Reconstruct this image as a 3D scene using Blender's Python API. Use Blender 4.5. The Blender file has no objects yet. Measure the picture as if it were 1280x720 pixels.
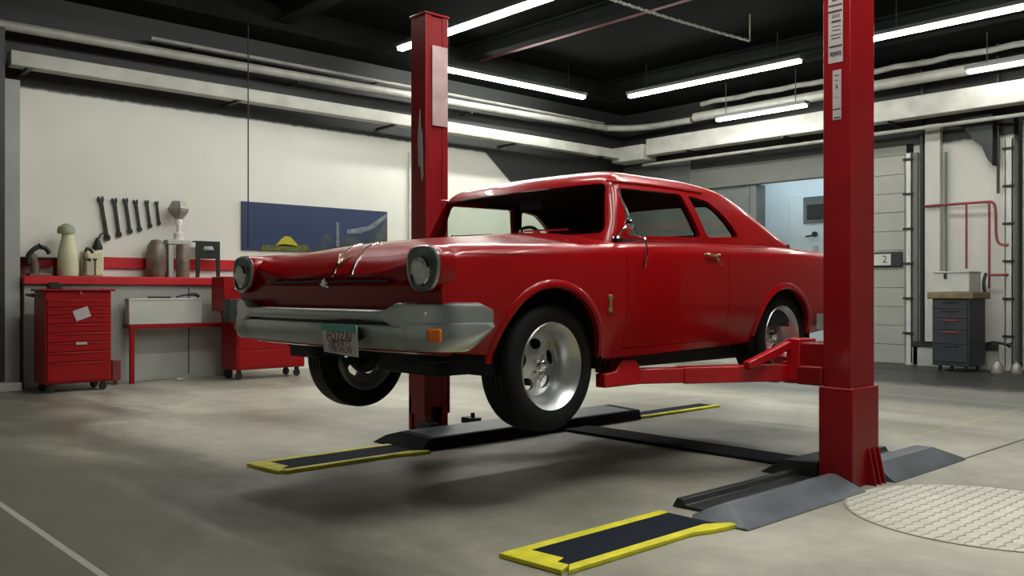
import bpy, bmesh, math, random
from mathutils import Vector, Matrix
random.seed(7)
PI = math.pi
scn = bpy.context.scene
COL = scn.collection
WP = {}                                    # world position of every object built

# ------------------------------------------------------------------ materials
def nm(name):
    m = bpy.data.materials.new(name); m.use_nodes = True
    nt = m.node_tree; b = nt.nodes['Principled BSDF']
    return m, nt, b
def mat(name, col, rough=.5, metal=0., coat=0., var=.12, scale=6., bump=0., emis=None, spec=.5, rvar=.1):
    m, nt, b = nm(name)
    b.inputs['Roughness'].default_value = rough
    b.inputs['Metallic'].default_value = metal
    b.inputs['Coat Weight'].default_value = coat
    b.inputs['Coat Roughness'].default_value = .04
    b.inputs['Specular IOR Level'].default_value = spec
    N = nt.nodes.new; L = nt.links.new
    tc = N('ShaderNodeTexCoord'); no = N('ShaderNodeTexNoise')
    no.inputs['Scale'].default_value = scale; no.inputs['Detail'].default_value = 5
    L(tc.outputs['Object'], no.inputs['Vector'])
    cr = N('ShaderNodeValToRGB')
    cr.color_ramp.elements[0].position = .3; cr.color_ramp.elements[1].position = .72
    cr.color_ramp.elements[0].color = (*[c*(1-var) for c in col], 1)
    cr.color_ramp.elements[1].color = (*[min(1, c*(1+var)) for c in col], 1)
    L(no.outputs['Fac'], cr.inputs['Fac']); L(cr.outputs['Color'], b.inputs['Base Color'])
    mr = N('ShaderNodeMapRange'); mr.inputs['To Min'].default_value = max(0, rough-rvar*.5); mr.inputs['To Max'].default_value = min(1, rough+rvar*.5)
    L(no.outputs['Fac'], mr.inputs['Value']); L(mr.outputs['Result'], b.inputs['Roughness'])
    if bump:
        bp = N('ShaderNodeBump'); bp.inputs['Strength'].default_value = bump; bp.inputs['Distance'].default_value = .02
        L(no.outputs['Fac'], bp.inputs['Height']); L(bp.outputs['Normal'], b.inputs['Normal'])
    if emis:
        b.inputs['Emission Color'].default_value = (*emis[0], 1); b.inputs['Emission Strength'].default_value = emis[1]
    return m

M = {}
M['paint'] = mat('car_red_paint', (.29, .0005, .0022), .28, 0, .45, .03, 2, rvar=.02, spec=.18)
M['paint'].node_tree.nodes['Principled BSDF'].inputs['Coat IOR'].default_value = 1.38
M['liftred'] = mat('lift_red_paint', (.22, .003, .006), .36, 0, .12, .12, 4, spec=.25)
M['armred'] = mat('arm_red_paint', (.46, .003, .008), .32, 0, .2, .10, 5)
M['toolred'] = mat('tool_red_enamel', (.27, .003, .005), .40, 0, .1, .08, 5, spec=.2)
M['railred'] = mat('rail_red_paint', (.50, .010, .016), .40, 0, .1, .08, 5)
M['chrome'] = mat('bumper_steel', (.52, .55, .545), .33, 1, 0, .03, 3, rvar=.02)
M['bright'] = mat('bright_chrome', (.85, .85, .83), .12, 1, 0, .05, 7, rvar=.05)
M['alloy'] = mat('cast_alloy', (.60, .61, .61), .36, 1, 0, .08, 9)
M['bezel'] = mat('dark_grey_bezel', (.24, .27, .26), .45, .2, 0, .1, 9)
M['rubber'] = mat('tyre_rubber', (.008, .008, .008), .7, 0, 0, .25, 14, .1, spec=.2)
M['black'] = mat('black_plastic', (.012, .013, .014), .45, 0, 0, .2, 8)
M['under'] = mat('underbody_black', (.014, .014, .015), .6, .2, 0, .3, 8, .2)
M['seat'] = mat('dark_vinyl', (.02, .021, .023), .5, 0, 0, .2, 12, .1)
M['liner'] = mat('headliner', (.022, .022, .024), .8, 0, 0, .1, 12)
M['lamp'] = mat('headlamp_lens', (.88, .89, .87), .18, 0, .5, .15, 40, .1)
M['amber'] = mat('amber_lens', (.75, .17, .01), .2, 0, .6, .15, 20)
M['brass'] = mat('tarnished_brass', (.42, .33, .17), .35, .8, 0, .2, 20)
M['plate'] = mat('plate_white', (.78, .70, .71), .5, 0, 0, .06, 8)
M['teal'] = mat('plate_teal', (.16, .52, .47), .5, 0, 0, .06, 8)
M['pink'] = mat('plate_ink', (.22, .05, .09), .5, 0, 0, .1, 8)
M['ramp'] = mat('ramp_grey_steel', (.115, .13, .145), .42, .35, 0, .25, 5, .1)
M['rampblack'] = mat('ramp_black_rubber', (.009, .010, .013), .8, 0, 0, .3, 6, .1, spec=.15)
M['mat_dark'] = mat('anti_slip_dark', (.010, .014, .024), .8, 0, 0, .25, 60, .3, spec=.12)
M['yellow'] = mat('safety_yellow', (.72, .66, .02), .5, 0, 0, .18, 9, .1)
M['duct'] = mat('galvanised_duct', (.42, .42, .375), .55, .1, 0, .16, 4, .1)
M['pipe'] = mat('pale_pipe', (.36, .36, .32), .5, .1, 0, .16, 5)
M['darksteel'] = mat('dark_steel', (.035, .038, .036), .5, .5, 0, .3, 5)
M['cable'] = mat('black_cable', (.012, .012, .012), .6)
M['ceil'] = mat('ceiling_dark', (.004, .0045, .004), .95, 0, 0, .3, 1.2, .2, spec=.05)
M['beam'] = mat('beam_grey', (.010, .011, .010), .9, 0, 0, .2, 2, spec=.04)
M['redbeam'] = mat('red_beam', (.16, .004, .006), .5, .1, 0, .2, 3)
M['housing'] = mat('lamp_housing', (.08, .085, .08), .5, .3)
M['greycol'] = mat('grey_column', (.13, .145, .14), .6, .1, 0, .2, 3, .1)
M['whitecol'] = mat('white_column', (.44, .44, .40), .6, 0, 0, .06, 3)
M['doorpanel'] = mat('door_panel_white', (.30, .305, .27), .5, 0, 0, .08, 3)
M['corrwhite'] = mat('corridor_white', (.62, .70, .74), .5, 0, 0, .04, 2)
M['header'] = mat('header_beige', (.115, .12, .108), .6, 0, 0, .1, 2)
M['cabinet'] = mat('cabinet_grey', (.33, .34, .31), .5, 0, 0, .1, 3)
M['boxgrey'] = mat('pale_grey_metal', (.48, .49, .45), .5, .1, 0, .1, 4)
M['iron'] = mat('forged_iron', (.025, .030, .027), .5, .6, 0, .3, 20)
M['jug'] = mat('pale_yellow_plastic', (.62, .61, .40), .45, 0, 0, .10, 7)
M['sage'] = mat('sage_cap', (.30, .33, .22), .5, 0, 0, .12, 9)
M['brown'] = mat('brown_ceramic', (.16, .115, .085), .4, 0, .2, .45, 7)
M['greyorn'] = mat('pewter', (.34, .32, .29), .45, .4, 0, .25, 9)
M['wood'] = mat('worn_wood_top', (.16, .12, .06), .6, 0, 0, .25, 8)
M['cartdark'] = mat('cart_charcoal', (.030, .032, .040), .5, .2, 0, .2, 5)
M['dullred'] = mat('dull_red', (.22, .02, .03), .5)
M['pipered'] = mat('oxide_red_pipe', (.20, .030, .028), .5, .1, 0, .2, 6)
M['sticker'] = mat('sticker_pale', (.42, .37, .36), .6, 0, 0, .08, 18)
M['ink'] = mat('sticker_ink', (.04, .03, .03), .6)
M['caster'] = mat('caster_rubber', (.015, .015, .015), .5)

def mat_tube():
    m, nt, b = nm('led_tube')
    b.inputs['Base Color'].default_value = (.9, .9, .9, 1)
    b.inputs['Emission Color'].default_value = (.97, .98, .92, 1)
    b.inputs['Emission Strength'].default_value = 48
    return m
M['tube'] = mat_tube()
for k_, e_ in (('tubedim', 13), ('tubemid', 34)):
    M[k_] = mat_tube(); M[k_].name = 'led_'+k_; M[k_].node_tree.nodes['Principled BSDF'].inputs['Emission Strength'].default_value = e_
M['tubesoft'] = mat_tube(); M['tubesoft'].name = 'corridor_tube'; M['tubesoft'].node_tree.nodes['Principled BSDF'].inputs['Emission Strength'].default_value = 9; M['tubesoft'].node_tree.nodes['Principled BSDF'].inputs['Emission Color'].default_value = (.82, .95, 1, 1)

def mat_glass(name, tint, fac):
    m = bpy.data.materials.new(name); m.use_nodes = True
    nt = m.node_tree; nt.nodes.clear(); N = nt.nodes.new; L = nt.links.new
    out = N('ShaderNodeOutputMaterial'); tr = N('ShaderNodeBsdfTransparent'); gl = N('ShaderNodeBsdfGlossy')
    tr.inputs['Color'].default_value = (*tint, 1); gl.inputs['Roughness'].default_value = .03
    gl.inputs['Color'].default_value = (.9, .95, .95, 1)
    lw = N('ShaderNodeLayerWeight'); lw.inputs['Blend'].default_value = .5
    pw = N('ShaderNodeMath'); pw.operation = 'POWER'; pw.inputs[1].default_value = 5; L(lw.outputs['Facing'], pw.inputs[0])
    fr = N('ShaderNodeMath'); fr.operation = 'MULTIPLY_ADD'; fr.inputs[1].default_value = .45; fr.inputs[2].default_value = .02; L(pw.outputs[0], fr.inputs[0])
    no = N('ShaderNodeTexNoise'); no.inputs['Scale'].default_value = 3
    ma = N('ShaderNodeMath'); ma.operation = 'MULTIPLY_ADD'; ma.inputs[1].default_value = .03; ma.inputs[2].default_value = fac
    L(no.outputs['Fac'], ma.inputs[0])
    ad = N('ShaderNodeMath'); ad.operation = 'ADD'; L(fr.outputs[0], ad.inputs[0]); L(ma.outputs[0], ad.inputs[1])
    mx = N('ShaderNodeMixShader'); L(ad.outputs[0], mx.inputs[0]); L(tr.outputs[0], mx.inputs[1]); L(gl.outputs[0], mx.inputs[2])
    L(mx.outputs[0], out.inputs['Surface'])
    return m
M['glass'] = mat_glass('car_glass', (.96, .98, .96), 0.0)
M['glassdark'] = mat_glass('tinted_side_glass', (.90, .93, .90), .0)

def ramp(nt, src, p0, p1, c0, c1):
    r = nt.nodes.new('ShaderNodeValToRGB'); r.color_ramp.elements[0].position = p0; r.color_ramp.elements[1].position = p1
    r.color_ramp.elements[0].color = (*c0, 1); r.color_ramp.elements[1].color = (*c1, 1)
    nt.links.new(src, r.inputs['Fac']); return r.outputs['Color']
def mth(nt, op, a, b=None, c=None, clamp=False):
    n = nt.nodes.new('ShaderNodeMath'); n.operation = op; n.use_clamp = clamp
    for i, v in enumerate((a, b, c)):
        if v is None: continue
        if isinstance(v, (int, float)): n.inputs[i].default_value = v
        else: nt.links.new(v, n.inputs[i])
    return n.outputs[0]
def mixc(nt, f, a, b, mode='MIX'):
    n = nt.nodes.new('ShaderNodeMix'); n.data_type = 'RGBA'; n.blend_type = mode
    if isinstance(f, (int, float)): n.inputs[0].default_value = f
    else: nt.links.new(f, n.inputs[0])
    for i, v in ((6, a), (7, b)):
        if isinstance(v, tuple): n.inputs[i].default_value = (*v, 1)
        else: nt.links.new(v, n.inputs[i])
    return n.outputs[2]

def mat_floor():
    m, nt, b = nm('stained_shaded_concrete'); N = nt.nodes.new; L = nt.links.new
    tc = N('ShaderNodeTexCoord'); sep = N('ShaderNodeSeparateXYZ'); L(tc.outputs['Object'], sep.inputs[0])
    X, Y = sep.outputs[0], sep.outputs[1]
    def noise(s, d=6, r=.6, dist=0, vec=None):
        n = N('ShaderNodeTexNoise'); n.inputs['Scale'].default_value = s; n.inputs['Detail'].default_value = d
        n.inputs['Roughness'].default_value = r; n.inputs['Distortion'].default_value = dist
        L(vec or tc.outputs['Object'], n.inputs['Vector']); return n.outputs['Fac']
    mp = N('ShaderNodeMapping'); mp.inputs['Scale'].default_value = (1.0, .35, 1); mp.inputs['Rotation'].default_value = (0, 0, .5)
    L(tc.outputs['Object'], mp.inputs['Vector'])
    n1 = noise(.9, 6, .62, .6, mp.outputs[0]); n2 = noise(5, 8, .65, .3); n3 = noise(.35, 4, .5, 1.2)
    base = ramp(nt, n1, .33, .70, (.30, .285, .235), (.60, .57, .485))
    fine = ramp(nt, n2, .3, .75, (.78, .78, .78), (1.08, 1.07, 1.05))
    c = mixc(nt, 1.0, base, fine, 'MULTIPLY')
    st = ramp(nt, n3, .40, .62, (.60, .60, .58), (1, 1, 1))
    c = mixc(nt, .8, c, st, 'MULTIPLY')
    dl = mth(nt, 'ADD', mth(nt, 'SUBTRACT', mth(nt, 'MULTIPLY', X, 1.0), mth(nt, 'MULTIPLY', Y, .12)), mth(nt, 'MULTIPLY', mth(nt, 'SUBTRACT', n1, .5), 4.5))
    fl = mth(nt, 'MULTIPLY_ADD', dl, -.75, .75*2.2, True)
    c = mixc(nt, mth(nt, 'MULTIPLY', fl, .80), c, (.070, .068, .052))  # darkens the left-front floor: its dimness painted in with the stain
    # two darker tones at the far right of the hall, noisy edge
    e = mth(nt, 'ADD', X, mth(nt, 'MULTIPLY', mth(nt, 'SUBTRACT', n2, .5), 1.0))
    g1 = mth(nt, 'MULTIPLY', mth(nt, 'MULTIPLY_ADD', e, 2.0, -2.0*9.0, True), mth(nt, 'MULTIPLY_ADD', Y, -1.2, 1.2*7.2, True))
    c = mixc(nt, mth(nt, 'MULTIPLY', g1, .75), c, (.12, .12, .115))
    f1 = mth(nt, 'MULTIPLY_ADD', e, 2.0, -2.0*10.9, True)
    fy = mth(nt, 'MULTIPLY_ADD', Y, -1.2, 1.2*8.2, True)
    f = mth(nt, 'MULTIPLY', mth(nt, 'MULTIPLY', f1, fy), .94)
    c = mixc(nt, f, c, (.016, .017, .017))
    # painted joint lines
    ln = mth(nt, 'LESS_THAN', mth(nt, 'ABSOLUTE', mth(nt, 'SUBTRACT', X, 1.22)), .016)
    c = mixc(nt, mth(nt, 'MULTIPLY', ln, .55), c, (.62, .60, .54))
    l2 = mth(nt, 'LESS_THAN', mth(nt, 'ABSOLUTE', mth(nt, 'SUBTRACT', X, 9.9)), .03)
    c = mixc(nt, mth(nt, 'MULTIPLY', l2, .35), c, (.5, .49, .44))
    l3 = mth(nt, 'LESS_THAN', mth(nt, 'ABSOLUTE', mth(nt, 'SUBTRACT', Y, 2.40)), .012)
    l3 = mth(nt, 'MULTIPLY', l3, mth(nt, 'GREATER_THAN', X, 6.4))
    c = mixc(nt, l3, c, (.03, .025, .02))
    l4 = mth(nt, 'LESS_THAN', mth(nt, 'ABSOLUTE', mth(nt, 'SUBTRACT', Y, 3.05)), .02)
    l4 = mth(nt, 'MULTIPLY', l4, mth(nt, 'GREATER_THAN', X, 7.0))
    c = mixc(nt, mth(nt, 'MULTIPLY', l4, mth(nt, 'MULTIPLY', n2, .5)), c, (.55, .48, .12))
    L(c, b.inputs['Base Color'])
    rr = N('ShaderNodeMapRange'); rr.inputs['To Min'].default_value = .30; rr.inputs['To Max'].default_value = .62
    L(n1, rr.inputs['Value']); L(rr.outputs[0], b.inputs['Roughness'])
    b.inputs['Specular IOR Level'].default_value = .45
    bp = N('ShaderNodeBump'); bp.inputs['Strength'].default_value = .08; bp.inputs['Distance'].default_value = .02
    L(n2, bp.inputs['Height']); L(bp.outputs[0], b.inputs['Normal'])
    return m
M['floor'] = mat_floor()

def mat_wall(name, zsplit, diag=False, k=1.04):
    m, nt, b = nm(name); N = nt.nodes.new; L = nt.links.new
    g = N('ShaderNodeNewGeometry'); sep = N('ShaderNodeSeparateXYZ'); L(g.outputs['Position'], sep.inputs[0])
    n1 = N('ShaderNodeTexNoise'); n1.inputs['Scale'].default_value = .8; n1.inputs['Detail'].default_value = 6; L(g.outputs['Position'], n1.inputs['Vector'])
    n2 = N('ShaderNodeTexNoise'); n2.inputs['Scale'].default_value = 9; n2.inputs['Detail'].default_value = 6; L(g.outputs['Position'], n2.inputs['Vector'])
    c = ramp(nt, n1.outputs['Fac'], .3, .7, tuple(k*q for q in (.62, .61, .55)), tuple(k*q for q in (.72, .71, .65)))
    s = ramp(nt, n2.outputs['Fac'], .66, .76, (1, 1, 1), (.80, .79, .74))
    c = mixc(nt, .6, c, s, 'MULTIPLY')
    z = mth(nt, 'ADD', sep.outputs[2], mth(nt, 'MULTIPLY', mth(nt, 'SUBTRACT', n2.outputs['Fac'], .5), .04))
    up = mth(nt, 'MULTIPLY_ADD', z, 30, -30*zsplit, True)  # dark upper coat, dropped lower to paint in the ducts' shadow band
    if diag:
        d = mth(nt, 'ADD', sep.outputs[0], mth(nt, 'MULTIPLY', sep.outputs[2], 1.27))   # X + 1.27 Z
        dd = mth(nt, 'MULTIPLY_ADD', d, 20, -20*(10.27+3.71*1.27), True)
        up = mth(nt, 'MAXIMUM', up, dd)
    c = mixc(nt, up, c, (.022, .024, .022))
    L(c, b.inputs['Base Color']); b.inputs['Roughness'].default_value = .6
    return m
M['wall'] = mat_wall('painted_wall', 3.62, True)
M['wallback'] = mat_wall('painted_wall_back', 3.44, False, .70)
M['wallplain'] = mat('wall_grey', (.30, .31, .28), .7, 0, 0, .15, .8)
M['walldark'] = mat('wall_charcoal', (.10, .11, .105), .7, 0, 0, .2, 1.0)

def mat_poster():
    m, nt, b = nm('night_sky_print'); N = nt.nodes.new; L = nt.links.new
    g = N('ShaderNodeNewGeometry'); sep = N('ShaderNodeSeparateXYZ'); L(g.outputs['Position'], sep.inputs[0])
    n = N('ShaderNodeTexNoise'); n.inputs['Scale'].default_value = 3.2; n.inputs['Detail'].default_value = 7; L(g.outputs['Position'], n.inputs['Vector'])
    x, z = sep.outputs[0], sep.outputs[2]
    sky = ramp(nt, n.outputs['Fac'], .3, .8, (.020, .036, .095), (.030, .048, .105))
    d = mth(nt, 'ADD', mth(nt, 'MULTIPLY', mth(nt, 'SUBTRACT', x, 6.9), .28), mth(nt, 'MULTIPLY', mth(nt, 'SUBTRACT', n.outputs['Fac'], .5), .9))
    gnd = mth(nt, 'MULTIPLY_ADD', mth(nt, 'SUBTRACT', mth(nt, 'ADD', d, 1.88), z), 5, .3, True)
    dark = ramp(nt, n.outputs['Fac'], .35, .8, (.012, .018, .022), (.10, .115, .115))
    c = mixc(nt, gnd, sky, dark)
    L(c, b.inputs['Base Color']); b.inputs['Roughness'].default_value = .35
    return m
M['poster'] = mat_poster()
M['pmound'] = mat('print_yellow', (.42, .36, .02), .4)
M['pgreen'] = mat('print_olive', (.10, .11, .02), .4, var=.5, scale=20)
M['ppale'] = mat('print_pale', (.15, .17, .18), .4, var=.4, scale=10)

# ------------------------------------------------------------------ mesh tools
def bm_new(): return bmesh.new()
def box(bm, lo, hi):
    x0, y0, z0 = lo; x1, y1, z1 = hi
    v = [bm.verts.new(p) for p in ((x0,y0,z0),(x1,y0,z0),(x1,y1,z0),(x0,y1,z0),(x0,y0,z1),(x1,y0,z1),(x1,y1,z1),(x0,y1,z1))]
    for f in ((0,3,2,1),(4,5,6,7),(0,1,5,4),(1,2,6,5),(2,3,7,6),(3,0,4,7)): bm.faces.new([v[i] for i in f])
    return bm
def obox(bm, a, b, w, h, up=(0,0,1)):
    """box beam from a to b, width w, height h"""
    a, b = Vector(a), Vector(b); d = (b-a).normalized(); s = d.cross(Vector(up)).normalized(); u = s.cross(d).normalized()
    vs = []
    for p in (a, b):
        for i, j in ((-1,-1),(1,-1),(1,1),(-1,1)): vs.append(bm.verts.new(p+s*(w/2*i)+u*(h/2*j)))
    for f in ((3,2,1,0),(4,5,6,7),(0,1,5,4),(1,2,6,5),(2,3,7,6),(3,0,4,7)): bm.faces.new([vs[i] for i in f])
    return bm
def catmull(pts, n):
    P = [Vector(p) for p in pts]; out = []
    for i in range(len(P)-1):
        p0 = P[i-1] if i else P[0]*2-P[1]; p1, p2 = P[i], P[i+1]; p3 = P[i+2] if i+2 < len(P) else P[-1]*2-P[-2]
        for k in range(n):
            t = k/n
            out.append(.5*((2*p1)+(p2-p0)*t+(2*p0-5*p1+4*p2-p3)*t*t+(3*p1-p0-3*p2+p3)*t**3))
    out.append(P[-1]); return out
def tube(bm, pts, r, n=10, cap=True):
    P = [Vector(p) for p in pts]; R = r if isinstance(r, (list, tuple)) else [r]*len(P)
    ref = None; rings = []
    for i, p in enumerate(P):
        d = (P[min(i+1, len(P)-1)]-P[max(i-1, 0)]).normalized()
        if ref is None:
            ref = Vector((0,0,1)) if abs(d.z) < .9 else Vector((1,0,0))
        s = d.cross(ref).normalized(); u = s.cross(d).normalized(); ref = u
        rings.append([bm.verts.new(p+(s*math.cos(2*PI*k/n)+u*math.sin(2*PI*k/n))*R[i]) for k in range(n)])
    for a, b in zip(rings, rings[1:]):
        for k in range(n): bm.faces.new((a[k], a[(k+1)%n], b[(k+1)%n], b[k]))
    if cap: bm.faces.new(rings[0]); bm.faces.new(rings[-1][::-1])
    return bm
def lathe(bm, prof, c=(0,0,0), axis='z', n=32, closed=False):
    """prof: list (r, h). axis direction z / y / x; h runs along it"""
    c = Vector(c); rings = []
    for r, h in prof:
        ring = []
        if r < 1e-6:
            p = {'z': (0,0,h), 'y': (0,h,0), 'x': (h,0,0)}[axis]; rings.append([bm.verts.new(c+Vector(p))]); continue
        for k in range(n):
            a = 2*PI*k/n; ca, sa = r*math.cos(a), r*math.sin(a)
            p = {'z': (ca,sa,h), 'y': (ca,h,sa), 'x': (h,ca,sa)}[axis]
            ring.append(bm.verts.new(c+Vector(p)))
        rings.append(ring)
    prs = list(zip(rings, rings[1:]))
    if closed: prs.append((rings[-1], rings[0]))
    for a, b in prs:
        for k in range(n):
            k2 = (k+1) % n
            if len(a) == 1 and len(b) == 1: continue
            if len(a) == 1: bm.faces.new((a[0], b[k2], b[k]))
            elif len(b) == 1: bm.faces.new((a[k], a[k2], b[0]))
            else: bm.faces.new((a[k], a[k2], b[k2], b[k]))
    if not closed:
        if len(rings[0]) > 1: bm.faces.new(rings[0][::-1])
        if len(rings[-1]) > 1: bm.faces.new(rings[-1])
    return bm
def prism(bm, poly, axis, a0, a1):
    """poly: 2D points in the plane across axis. x:(y,z) y:(x,z) z:(x,y)"""
    def P(p, a):
        return {'x': (a, p[0], p[1]), 'y': (p[0], a, p[1]), 'z': (p[0], p[1], a)}[axis]
    A = [bm.verts.new(P(p, a0)) for p in poly]; B = [bm.verts.new(P(p, a1)) for p in poly]; n = len(poly)
    bm.faces.new(A); bm.faces.new(B[::-1])
    for i in range(n): bm.faces.new((A[i], B[i], B[(i+1)%n], A[(i+1)%n]))
    return bm
def grid(bm, rows, closed=False):
    V = [[bm.verts.new(p) for p in r] for r in rows]
    for a, b in zip(V, V[1:]):
        m = len(a)
        for k in range(m if closed else m-1):
            try: bm.faces.new((a[k], a[(k+1)%m], b[(k+1)%m], b[k]))
            except ValueError: pass
    return V

def obj(name, bm, m, parent=None, bevel=0, seg=2, smooth=True, angle=35, label=None, origin=None, solid=0, kind=None):
    bmesh.ops.recalc_face_normals(bm, faces=bm.faces) if not solid else None
    me = bpy.data.meshes.new(name)
    xs = [v.co for v in bm.verts]
    lo = Vector([min(p[i] for p in xs) for i in range(3)]); hi = Vector([max(p[i] for p in xs) for i in range(3)])
    c = Vector(origin) if origin else Vector(((lo.x+hi.x)/2, (lo.y+hi.y)/2, lo.z))
    bmesh.ops.translate(bm, verts=bm.verts, vec=-c)
    bm.to_mesh(me); bm.free()
    if smooth:
        for p in me.polygons: p.use_smooth = True
        me.set_sharp_from_angle(angle=math.radians(angle))
        if solid:
            cnt = {}
            for p in me.polygons:
                for e in p.edge_keys: cnt[e] = cnt.get(e, 0)+1
            for e in me.edges:
                if cnt.get(e.key, 0) < 2: e.use_edge_sharp = True
    o = bpy.data.objects.new(name, me); COL.objects.link(o)
    me.materials.append(M[m] if isinstance(m, str) else m)
    WP[o] = c.copy()
    if parent is not None:
        o.parent = parent; o.location = c-WP[parent]
    else: o.location = c
    if solid:
        s = o.modifiers.new('s', 'SOLIDIFY'); s.thickness = abs(solid); s.offset = -1 if solid > 0 else 1
    if bevel:
        b = o.modifiers.new('b', 'BEVEL'); b.width = bevel; b.segments = seg; b.limit_method = 'ANGLE'; b.angle_limit = math.radians(40)
        b.harden_normals = False
    if label: o['label'] = label
    if kind: o['kind'] = kind
    return o
def thing(name, loc, label, cat, group=None):
    o = bpy.data.objects.new(name, None); COL.objects.link(o); o.location = loc; WP[o] = Vector(loc)
    o.empty_display_size = .1
    o['label'] = label; o['category'] = cat
    if group: o['group'] = group
    return o
def tag(o, label, cat, group=None):
    o['label'] = label; o['category'] = cat
    if group: o['group'] = group
    return o
def struct(name, bm, m, **k):
    o = obj(name, bm, m, kind='structure', **k); return o
def copy_thing(root, loc, label, group=None):
    def rec(o, par):
        c = o.copy(); COL.objects.link(c); c.parent = par
        for ch in [x for x in list(bpy.data.objects) if x.parent == o]: rec(ch, c)
        return c
    r = rec(root, None); r.location = loc; r['label'] = label
    if group: r['group'] = group
    return r
def bake_bool(bm_or_obj, cutters, op='DIFFERENCE', solid=0):
    """return bmesh of base (op) cutters; cutters: list of bmesh"""
    me = bpy.data.meshes.new('tmp'); bm_or_obj.to_mesh(me); bm_or_obj.free()
    o = bpy.data.objects.new('tmp', me); COL.objects.link(o); tmp = [o]
    if solid:
        s = o.modifiers.new('s', 'SOLIDIFY'); s.thickness = abs(solid); s.offset = -1 if solid > 0 else 1
    for cb in cutters:
        bmesh.ops.recalc_face_normals(cb, faces=cb.faces)
        mc = bpy.data.meshes.new('tmpc'); cb.to_mesh(mc); cb.free()
        oc = bpy.data.objects.new('tmpc', mc); COL.objects.link(oc); tmp.append(oc)
        b = o.modifiers.new('b', 'BOOLEAN'); b.operation = op; b.object = oc; b.solver = 'EXACT'
    dg = bpy.context.evaluated_depsgraph_get(); dg.update()
    res = bpy.data.meshes.new_from_object(o.evaluated_get(dg))
    out = bmesh.new(); out.from_mesh(res)
    for t in tmp:
        d = t.data; bpy.data.objects.remove(t); bpy.data.meshes.remove(d)
    bpy.data.meshes.remove(res)
    return out
def text(s, size, m, name, parent, origin, xdir, zdir, extrude=.0008, label=None, bold=0):
    cu = bpy.data.curves.new('t', 'FONT'); cu.body = s; cu.size = size; cu.extrude = extrude; cu.align_x = 'CENTER'; cu.align_y = 'CENTER'; cu.offset = bold
    t = bpy.data.objects.new('t', cu); COL.objects.link(t)
    dg = bpy.context.evaluated_depsgraph_get(); dg.update()
    me = bpy.data.meshes.new_from_object(t.evaluated_get(dg)); bm = bmesh.new(); bm.from_mesh(me)
    bpy.data.objects.remove(t); bpy.data.curves.remove(cu); bpy.data.meshes.remove(me)
    x = Vector(xdir).normalized(); z = Vector(zdir).normalized(); y = z.cross(x)
    mt = Matrix((x, z, x.cross(z))).transposed().to_4x4(); mt.translation = Vector(origin)
    bmesh.ops.transform(bm, matrix=mt, verts=bm.verts)
    return obj(name, bm, m, parent, smooth=False, label=label)
def interp(tab, x):
    """monotone smooth interpolation of a table [(x, a, b, ...)]"""
    if x <= tab[0][0]: return tab[0][1:]
    if x >= tab[-1][0]: return tab[-1][1:]
    for i in range(len(tab)-1):
        if tab[i][0] <= x <= tab[i+1][0]: break
    x0, x1 = tab[i][0], tab[i+1][0]; t = (x-x0)/(x1-x0); h = x1-x0; out = []
    for j in range(1, len(tab[0])):
        y0, y1 = tab[i][j], tab[i+1][j]; d = (y1-y0)/h
        dm = (y0-tab[i-1][j])/(x0-tab[i-1][0]) if i > 0 else d
        dp = (tab[i+2][j]-y1)/(tab[i+2][0]-x1) if i+2 < len(tab) else d
        m0 = 0 if dm*d <= 0 else 2*dm*d/(dm+d); m1 = 0 if dp*d <= 0 else 2*dp*d/(dp+d)
        if i == 0: m0 = d
        if i+2 >= len(tab): m1 = d
        out.append((2*t**3-3*t*t+1)*y0+(t**3-2*t*t+t)*h*m0+(-2*t**3+3*t*t)*y1+(t**3-t*t)*h*m1)
    return out

# ================================================================== THE HALL
XW, YW, HC = 14.2, 12.0, 5.15
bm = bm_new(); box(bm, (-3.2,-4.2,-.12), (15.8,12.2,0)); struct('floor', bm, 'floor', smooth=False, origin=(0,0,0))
bm = bm_new(); box(bm, (-3.2,-4.2,HC), (14.4,12.2,HC+.15)); struct('ceiling', bm, 'ceil', smooth=False)
bm = bm_new(); box(bm, (-3.2,YW,0), (14.4,YW+.2,HC)); struct('wall_left', bm, 'wall', smooth=False)
bm = bm_new(); box(bm, (-3.2,-4.2,0), (-3.0,12,HC)); struct('wall_front', bm, 'wallplain', smooth=False)
bm = bm_new(); box(bm, (-3.0,-4.2,0), (14.4,-4.0,HC)); struct('wall_right', bm, 'wallplain', smooth=False)
# back wall with the corridor opening (Y 7.5 to 9.0) and two sectional doors
bm = bm_new()
for lo, hi in (((XW,9.0,0),(XW+.2,12,3.5)), ((XW,7.42,0),(XW+.2,7.55,3.5)), ((XW,4.6,0),(XW+.2,6.05,HC)),
               ((XW,6.05,3.75),(XW+.2,12,HC)), ((XW,6.05,3.5),(XW+.2,12,3.75)), ((XW,7.55,3.12),(XW+.2,9.0,3.5)),
               ((XW,-4,3.75),(XW+.2,4.6,HC)), ((XW,-4,0),(XW+.2,1.0,3.75))): box(bm, lo, hi)
struct('wall_back', bm, 'wallback', smooth=False)
bm = bm_new(); box(bm, (XW-.10,7.45,3.10), (XW-.002,10.3,3.5)); struct('trim_1', bm, 'header', bevel=.01)
bm = bm_new(); box(bm, (XW-.06,8.85,0), (XW+.25,8.98,3.10)); struct('trim_2', bm, 'greycol', bevel=.006)
bm = bm_new(); box(bm, (XW-.04,9.0,0), (XW-.002,10.25,3.10)); struct('trim_3', bm, 'greycol')
bm = bm_new(); box(bm, (XW-.04,10.3,0), (XW-.002,11.99,3.72)); struct('trim_4', bm, 'walldark')
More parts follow.
